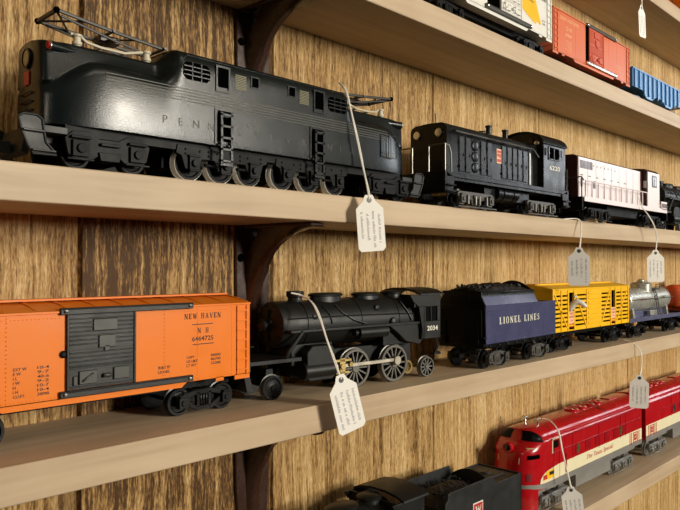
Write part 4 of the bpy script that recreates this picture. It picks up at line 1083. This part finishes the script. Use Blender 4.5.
    for x0 in ((LEN-34,) if nose else (17,)):
        b.box(x0,x0+1.5,-30.7,-30.2,37,52); b.box(x0+15,x0+16.5,-30.7,-30.2,37,52); b.box(x0,x0+16.5,-30.7,-30.2,37,38.3); b.box(x0,x0+16.5,-30.7,-30.2,50.7,52)
        b.box(x0+3.8,x0+12.7,-30.7,-30.2,40,49)
    b.build('red_frames', M['redink'], t, smooth=False)
    b = MB()
    x0 = LEN-34 if nose else 17
    text(b, 'MKT', x0+8.2, 42.8, 3.4, -30.85, 6.4, 'c'); b.build('small_lettering', M['f3cream'], t, smooth=False)
    if nose:
        b = MB(); text(b, 'The Texas Special', 152, 42, 7.6, -30.55, 84, 'l', shear=.35, off=-.004); b.build('lettering', M['redink'], t, smooth=False)
        # windshield, side window, number boards, headlight, emblem
        patch('windshield', .09, .86, 89, 99.3, M['shield'], .4, 16, 5, q1f=lambda s: 99.3-7.0*max(0,(s-.4)/.46)**2, q0f=lambda s: 89-2.0*(s-.08))
        b = MB(); b.box(NX+14,NX+26,-30.7,-29.8,75.5,86); b.build('cab_side_window', M['glass'], t)
        b = MB(); b.box(NX+9,NX+10.5,-31,-29.8,70,88); b.box(NX+9,NX+28,-31,-29.8,86.4,87.6); b.build('window_frame', M['f3cream'], t)
        b = MB(); b.box(NX+29,NX+29.5,-30.4,-29.8,34,84); b.box(NX+44,NX+44.5,-30.4,-29.8,34,84); b.tube([(NX+46,-31.2,40),(NX+46,-31.2,64)], .6, 6); b.build('cab_door_seam', M['f3red'], t)
        patch('number_board', .44, .80, 69.5, 74.5, M['dark'], .5, 8, 2)
        patch('nose_marks', .2, .22, 64, 71, M['f3cream'], .3, 1, 3)
        b = MB()
        for s in (.36,.42,.48,.55,.6): 
            p = S(s, 82, .4); b.cbox(p[0],p[1],p[2],2,2.6,1)
        b.build('nose_chips', M['f3cream'], t)
        patch('lower_grille', .42, .58, 44, 53, mat('dark_red_grille',(110,12,18),.4), .4, 4, 2)
        hx = S(0,74)[0]-1
        hl = MB().lathe([(6,4),(6.4,-1.2),(5.4,-2.4),(4.4,-1.6),(0,-1.4)], (hx,0,82), (1,0,0), 22).build('headlight', M['f3red'], t)
        MB().lathe([(4.4,-1.5),(2.5,-2.2),(0,-2.4)], (hx,0,82), (1,0,0), 18).build('lens', M['glass'], hl)
        patch('emblem', .9, 1.0+14/(LEN-NX), 41, 51, M['yellow'], .6, 8, 2, q1f=lambda s: 45+6*min(1,max(0,(s-.9)/.1)))
        patch('emblem_badge', .91, .985, 42, 47, M['redink'], .8, 4, 2)
        b = MB()
        for k in range(5): b.box(NX+2+k*2.4,NX+3.6+k*2.4,-31.0,-30.7,45,49)
        b.build('emblem_marks', M['ink'], t, smooth=False)
        for y, s in ((-9,1),(9,1)):
            b = MB(); b.lathe([(3,0),(3.2,-1.2),(1.4,-3),(1.1,-11),(0,-11)], (NX+8,y,108), (-1,0,-.02), 14); b.cyl((NX+14,y,94),(NX+14,y,108),1.2,8); b.build('horn', M['steel'], t)
    # roof fans and ribs
    for k in range(4):
        xx = (170 if nose else 60)+k*25
        b = MB(); b.lathe([(10,-3),(10.4,1.6),(9.6,2.6),(7,2.2),(6.4,1.4),(2.6,1.6),(2.4,2.4),(0,2.6)], (xx,0,102), (0,0,1), 24)
        b.build('roof_fan', M['f3red'], t)
    b = MB()
    for xx in range(70 if nose else 14, LEN-4, 38): 
        b.loft([[(xx-.4,27.15*math.cos(a_),89.5+13.1*math.sin(a_)) for a_ in [PI*i/16 for i in range(17)]],[(xx+.4,27.15*math.cos(a_),89.5+13.1*math.sin(a_)) for a_ in [PI*i/16 for i in range(17)]]], cap=False, closed=False)
    b.tube([(NX+26,-27.6,90),(LEN-4,-27.6,90)], .7, 6)
    b.box(200,228,-7,7,97,103.8) if not nose else b.box(278,312,-7,7,97,103.6)
    b.build('roof_details', M['f3red'], t)
    # diaphragm, trucks
    b = MB(); b.box(LEN,LEN+3,-14,14,26,84); b.build('diaphragm', M['dark'], t)
    for cx in ((72, LEN-62) if nose else (62, LEN-62)):
        tr = truck(t, cx, 56, 11, 'loco', M['f3truck'], M['f3truck'], yo=26)
    b = MB(); b.box(LEN-4,LEN+6,-3,3,11,15); b.box(-4 if not nose else -8,6,-3,3,11,15); b.cbox(-7 if nose else -4,0,13,6,8,8); b.build('coupler', M['f3truck'], t, bev=.3)
    return t
f3('red and cream streamlined diesel with rounded nose, windshield and red script lettering', .7395, -.0385, Z4)
f3('second red and cream streamlined unit, coupled behind the one with the nose', 1.0965, -.0385, Z4, nose=False)

# ------------------------------------------------------------------ hanging price tags
def price_tag(label, top, yaw, roll, string, seed, w_=25., h_=46., pitch=0, curl=0):
    """top: world position (m) of the string hole; yaw turns the card about z, roll tilts it in its plane"""
    t = thing('hanging_price_tag', label, 'price tag', *top, 0, 'white price tags on strings')
    R_ = Matrix.Rotation(yaw, 4, 'Z') @ Matrix.Rotation(roll, 4, 'Y') @ Matrix.Rotation(pitch, 4, 'X')
    b = MB(); hw = w_/2; n = 12
    out = [(-3.2,4.2),(3.2,4.2),(4.4,2.4),(5.5,-.5),(hw,-7),(hw,-h_+7),(hw-2.4,-h_+4.4),(-hw+2.4,-h_+4.4),(-hw,-h_+7),(-hw,-7),(-5.5,-.5),(-4.4,2.4)]
    rows = 8
    # card as a thin sheet with a real thickness and a slight curl
    def cv(x, z): return curl*((z+20)/26)**2*3 + .0*x
    zz = [4.2,2.4,-.5,-3,-7,-14,-22,-30,-h_+7,-h_+4.4]
    def wd(z):
        P = [(4.2,3.2),(2.4,4.4),(-.5,5.5),(-7,hw),(-h_+7,hw),(-h_+4.4,hw-2.4)]
        for (za,wa),(zb,wb_) in zip(P[:-1],P[1:]):
            if zb <= z <= za: return wa+(wb_-wa)*(za-z)/(za-zb)
        return hw
    b.loft([[(-wd(z),cv(0,z)-.2,z),(0,cv(0,z)-.2,z),(wd(z),cv(0,z)-.2,z),(wd(z),cv(0,z)+.2,z),(0,cv(0,z)+.2,z),(-wd(z),cv(0,z)+.2,z)] for z in zz])
    b.v = [tuple(R_ @ Vector(p)) for p in b.v]
    card = b.build('card', M['card'], t, ang=50)
    e = MB(); e.lathe([(2.3,-.32),(1.5,-.36),(1.5,.36),(2.3,.32)], (0,cv(0,0),0), (0,1,0), 16); e.lathe([(1.45,-.30),(1.45,.30)], (0,cv(0,0),0), (0,1,0), 14)
    e.v = [tuple(R_ @ Vector(p)) for p in e.v]; e.build('eyelet', M['truckgrey'], card)
    # handwriting runs along the card
    rg = random.Random(seed); hb = MB()
    for ln in range(4):
        x = -hw+4+ln*(w_-8)/3.2; z = -9-rg.random()*3; end = -h_+8+rg.random()*9; pts = []; k = 0
        while z > end:
            amp = 1.3 if rg.random() < .75 else 2.1
            if rg.random() < .12 and len(pts) > 3:
                hb_path = pts; pts = []; 
                if len(hb_path) > 3: hb.merge(_ribbon(hb_path, cv))
                z -= 1.2
            pts += [(x-.4, z), (x+amp*.6, z-.25), (x+amp, z-.55), (x+amp*.2, z-.6), (x-.5, z-.85)]
            z -= .75+rg.random()*.5
        if len(pts) > 3: hb.merge(_ribbon(pts, cv))
    hb.v = [tuple(R_ @ Vector(p)) for p in hb.v]; hb.build('handwriting', M['pencil'], card, smooth=False)
    P = [tuple((Vector(p)-Vector(top))*1000) for p in string]
    # smooth the string through its points
    Q = []
    for i in range(len(P)-1):
        p0, p1, p2, p3 = (Vector(P[max(i-1,0)]), Vector(P[i]), Vector(P[i+1]), Vector(P[min(i+2,len(P)-1)]))
        for k in range(6):
            u = k/6; Q.append(tuple(.5*((2*p1)+(p2-p0)*u+(2*p0-5*p1+4*p2-p3)*u*u+(3*p1-p0-3*p2+p3)*u**3)))
    Q.append(P[-1])
    s_ = MB(); s_.tube(Q, .62, 6); s_.tube([(q[0]+.9+.5*math.sin(i*.5),q[1]-.3,q[2]) for i, q in enumerate(Q)], .55, 6)
    s_.build('string', M['thread'], t)
    return t
def _ribbon(pts, cv, r=.1):
    m = MB()
    for (xa,za),(xb,zb) in zip(pts[:-1],pts[1:]):
        l_ = math.hypot(xb-xa,zb-za) or 1; nx, nz = -(zb-za)/l_*r, (xb-xa)/l_*r; y0, y1 = cv(xa,za)-.26, cv(xb,zb)-.26
        m.add([(xa+nx,y0,za+nz),(xa-nx,y0,za-nz),(xb-nx,y1,zb-nz),(xb+nx,y1,zb+nz)], [(0,1,2,3)])
    return m
price_tag('white price tag hanging from the big dark green electric locomotive over the shelf edge', (0.4143, -0.1075, 1.4533), -0.35, -0.08, [(0.4159, -0.072, 1.5551), (0.4057, -0.09, 1.5425), (0.4003, -0.103, 1.5151), (0.407, -0.1055, 1.4851), (0.4113, -0.107, 1.4677), (0.4143, -0.1075, 1.4541)], 1)
price_tag('white price tag hanging below the shelf from a string beside the black diesel switcher', (0.7927, -0.106, 1.418), -1.0, 0.0, [(0.7752, -0.0945, 1.4559), (0.7976, -0.095, 1.4577), (0.812, -0.0965, 1.4572), (0.8091, -0.101, 1.4502), (0.8012, -0.104, 1.4339), (0.7927, -0.106, 1.4192)], 2)
price_tag('white price tag hanging from the glare-whitened road diesel over the shelf edge', (1.0199, -0.113, 1.4186), -0.75, 0.0, [(0.9781, -0.105, 1.4963), (0.9764, -0.111, 1.4818), (0.9954, -0.112, 1.4717), (1.0149, -0.113, 1.457), (1.0242, -0.113, 1.4401), (1.0199, -0.113, 1.42)], 3)
price_tag('white price tag hanging from the black steam locomotive numbered 2034', (0.3804, -0.109, 1.3125), -0.25, -0.27, [(0.3797, -0.052, 1.3777), (0.3865, -0.058, 1.3752), (0.3846, -0.072, 1.37), (0.3811, -0.085, 1.3571), (0.3772, -0.098, 1.3394), (0.378, -0.106, 1.3224), (0.3804, -0.109, 1.3132)], 4)
price_tag('white price tag hanging from a string beside the yellow stock car', (0.9711, -0.108, 1.2455), -1.0, 0.03, [(0.9884, -0.08, 1.2944), (0.9897, -0.088, 1.2928), (0.988, -0.097, 1.2887), (0.9902, -0.103, 1.2778), (0.9812, -0.107, 1.2609), (0.9712, -0.108, 1.2469)], 5)
price_tag('white price tag hanging from the red streamlined diesel with the nose', (0.8056, -0.088, 1.1256), -0.9, -0.12, [(0.8145, -0.045, 1.2048), (0.8165, -0.055, 1.2029), (0.8043, -0.072, 1.1951), (0.8026, -0.078, 1.1731), (0.8014, -0.085, 1.149), (0.8056, -0.088, 1.1268)], 6)
price_tag('narrow-looking white price tag dangling below the topmost shelf at upper right', (1.0009, -0.103, 1.7682), 0.0, -0.08, [(1.0199, -0.094, 1.8197), (1.0101, -0.099, 1.8007), (1.0011, -0.103, 1.7826), (1.0009, -0.103, 1.7696)], 7)

# ------------------------------------------------------------------ light and camera
def area(name, loc, tgt, sx, sy, power, col=(1,1,1)):
    l = bpy.data.lights.new(name, 'AREA'); l.shape = 'RECTANGLE'; l.size = sx; l.size_y = sy; l.energy = power; l.color = col
    o = bpy.data.objects.new(name, l); COL.objects.link(o); o.location = loc
    o.rotation_euler = (Vector(tgt)-Vector(loc)).to_track_quat('-Z', 'Y').to_euler(); return o
area('front_window', (1.7,-4.1,1.84), (.6,0,1.45), 1.5, .5, 124, (1,.94,.83))  # broad frontal fill added to soften shelf shadows; no window is built there
area('lamp', (1.45,-3.1,2.2), (.55,0,1.4), .36, .36, 42, (1,.92,.78))
area('ceiling_lamp', (.35,-.95,2.44), (.4,-.4,1.2), .5, .3, 1.5, (1,.88,.70))
area('wall_lamp', (-1.4,-1.1,1.9), (.1,-.1,1.5), .1, .5, 2.5, (1,.86,.66))
area('window_daylight', (2.75,-.95,1.95), (1.0,0,1.75), .7, .5, 6, (.90,.95,1))
wd = bpy.data.worlds.new('room_air'); SC.world = wd; wd.use_nodes = True
wd.node_tree.nodes['Background'].inputs[0].default_value = (.9,.8,.65,1); wd.node_tree.nodes['Background'].inputs[1].default_value = .3
cam = bpy.data.cameras.new('camera'); co = bpy.data.objects.new('camera', cam); COL.objects.link(co)
cam.sensor_fit = 'HORIZONTAL'; cam.sensor_width = 36; cam.lens = 36*690/680; cam.clip_start = .01; cam.clip_end = 50
co.location = (0,-.48,1.40)
a_ = math.atan2(675*math.cos(math.atan(11/690)), 690)
co.rotation_euler = (PI/2+math.atan(11/690), 0, -(PI/2-a_))
SC.camera = co
vs_ = SC.view_settings; vs_.view_transform = 'Standard'; vs_.look = 'None'; vs_.gamma = 1; vs_.exposure = .12; vs_.use_curve_mapping = False
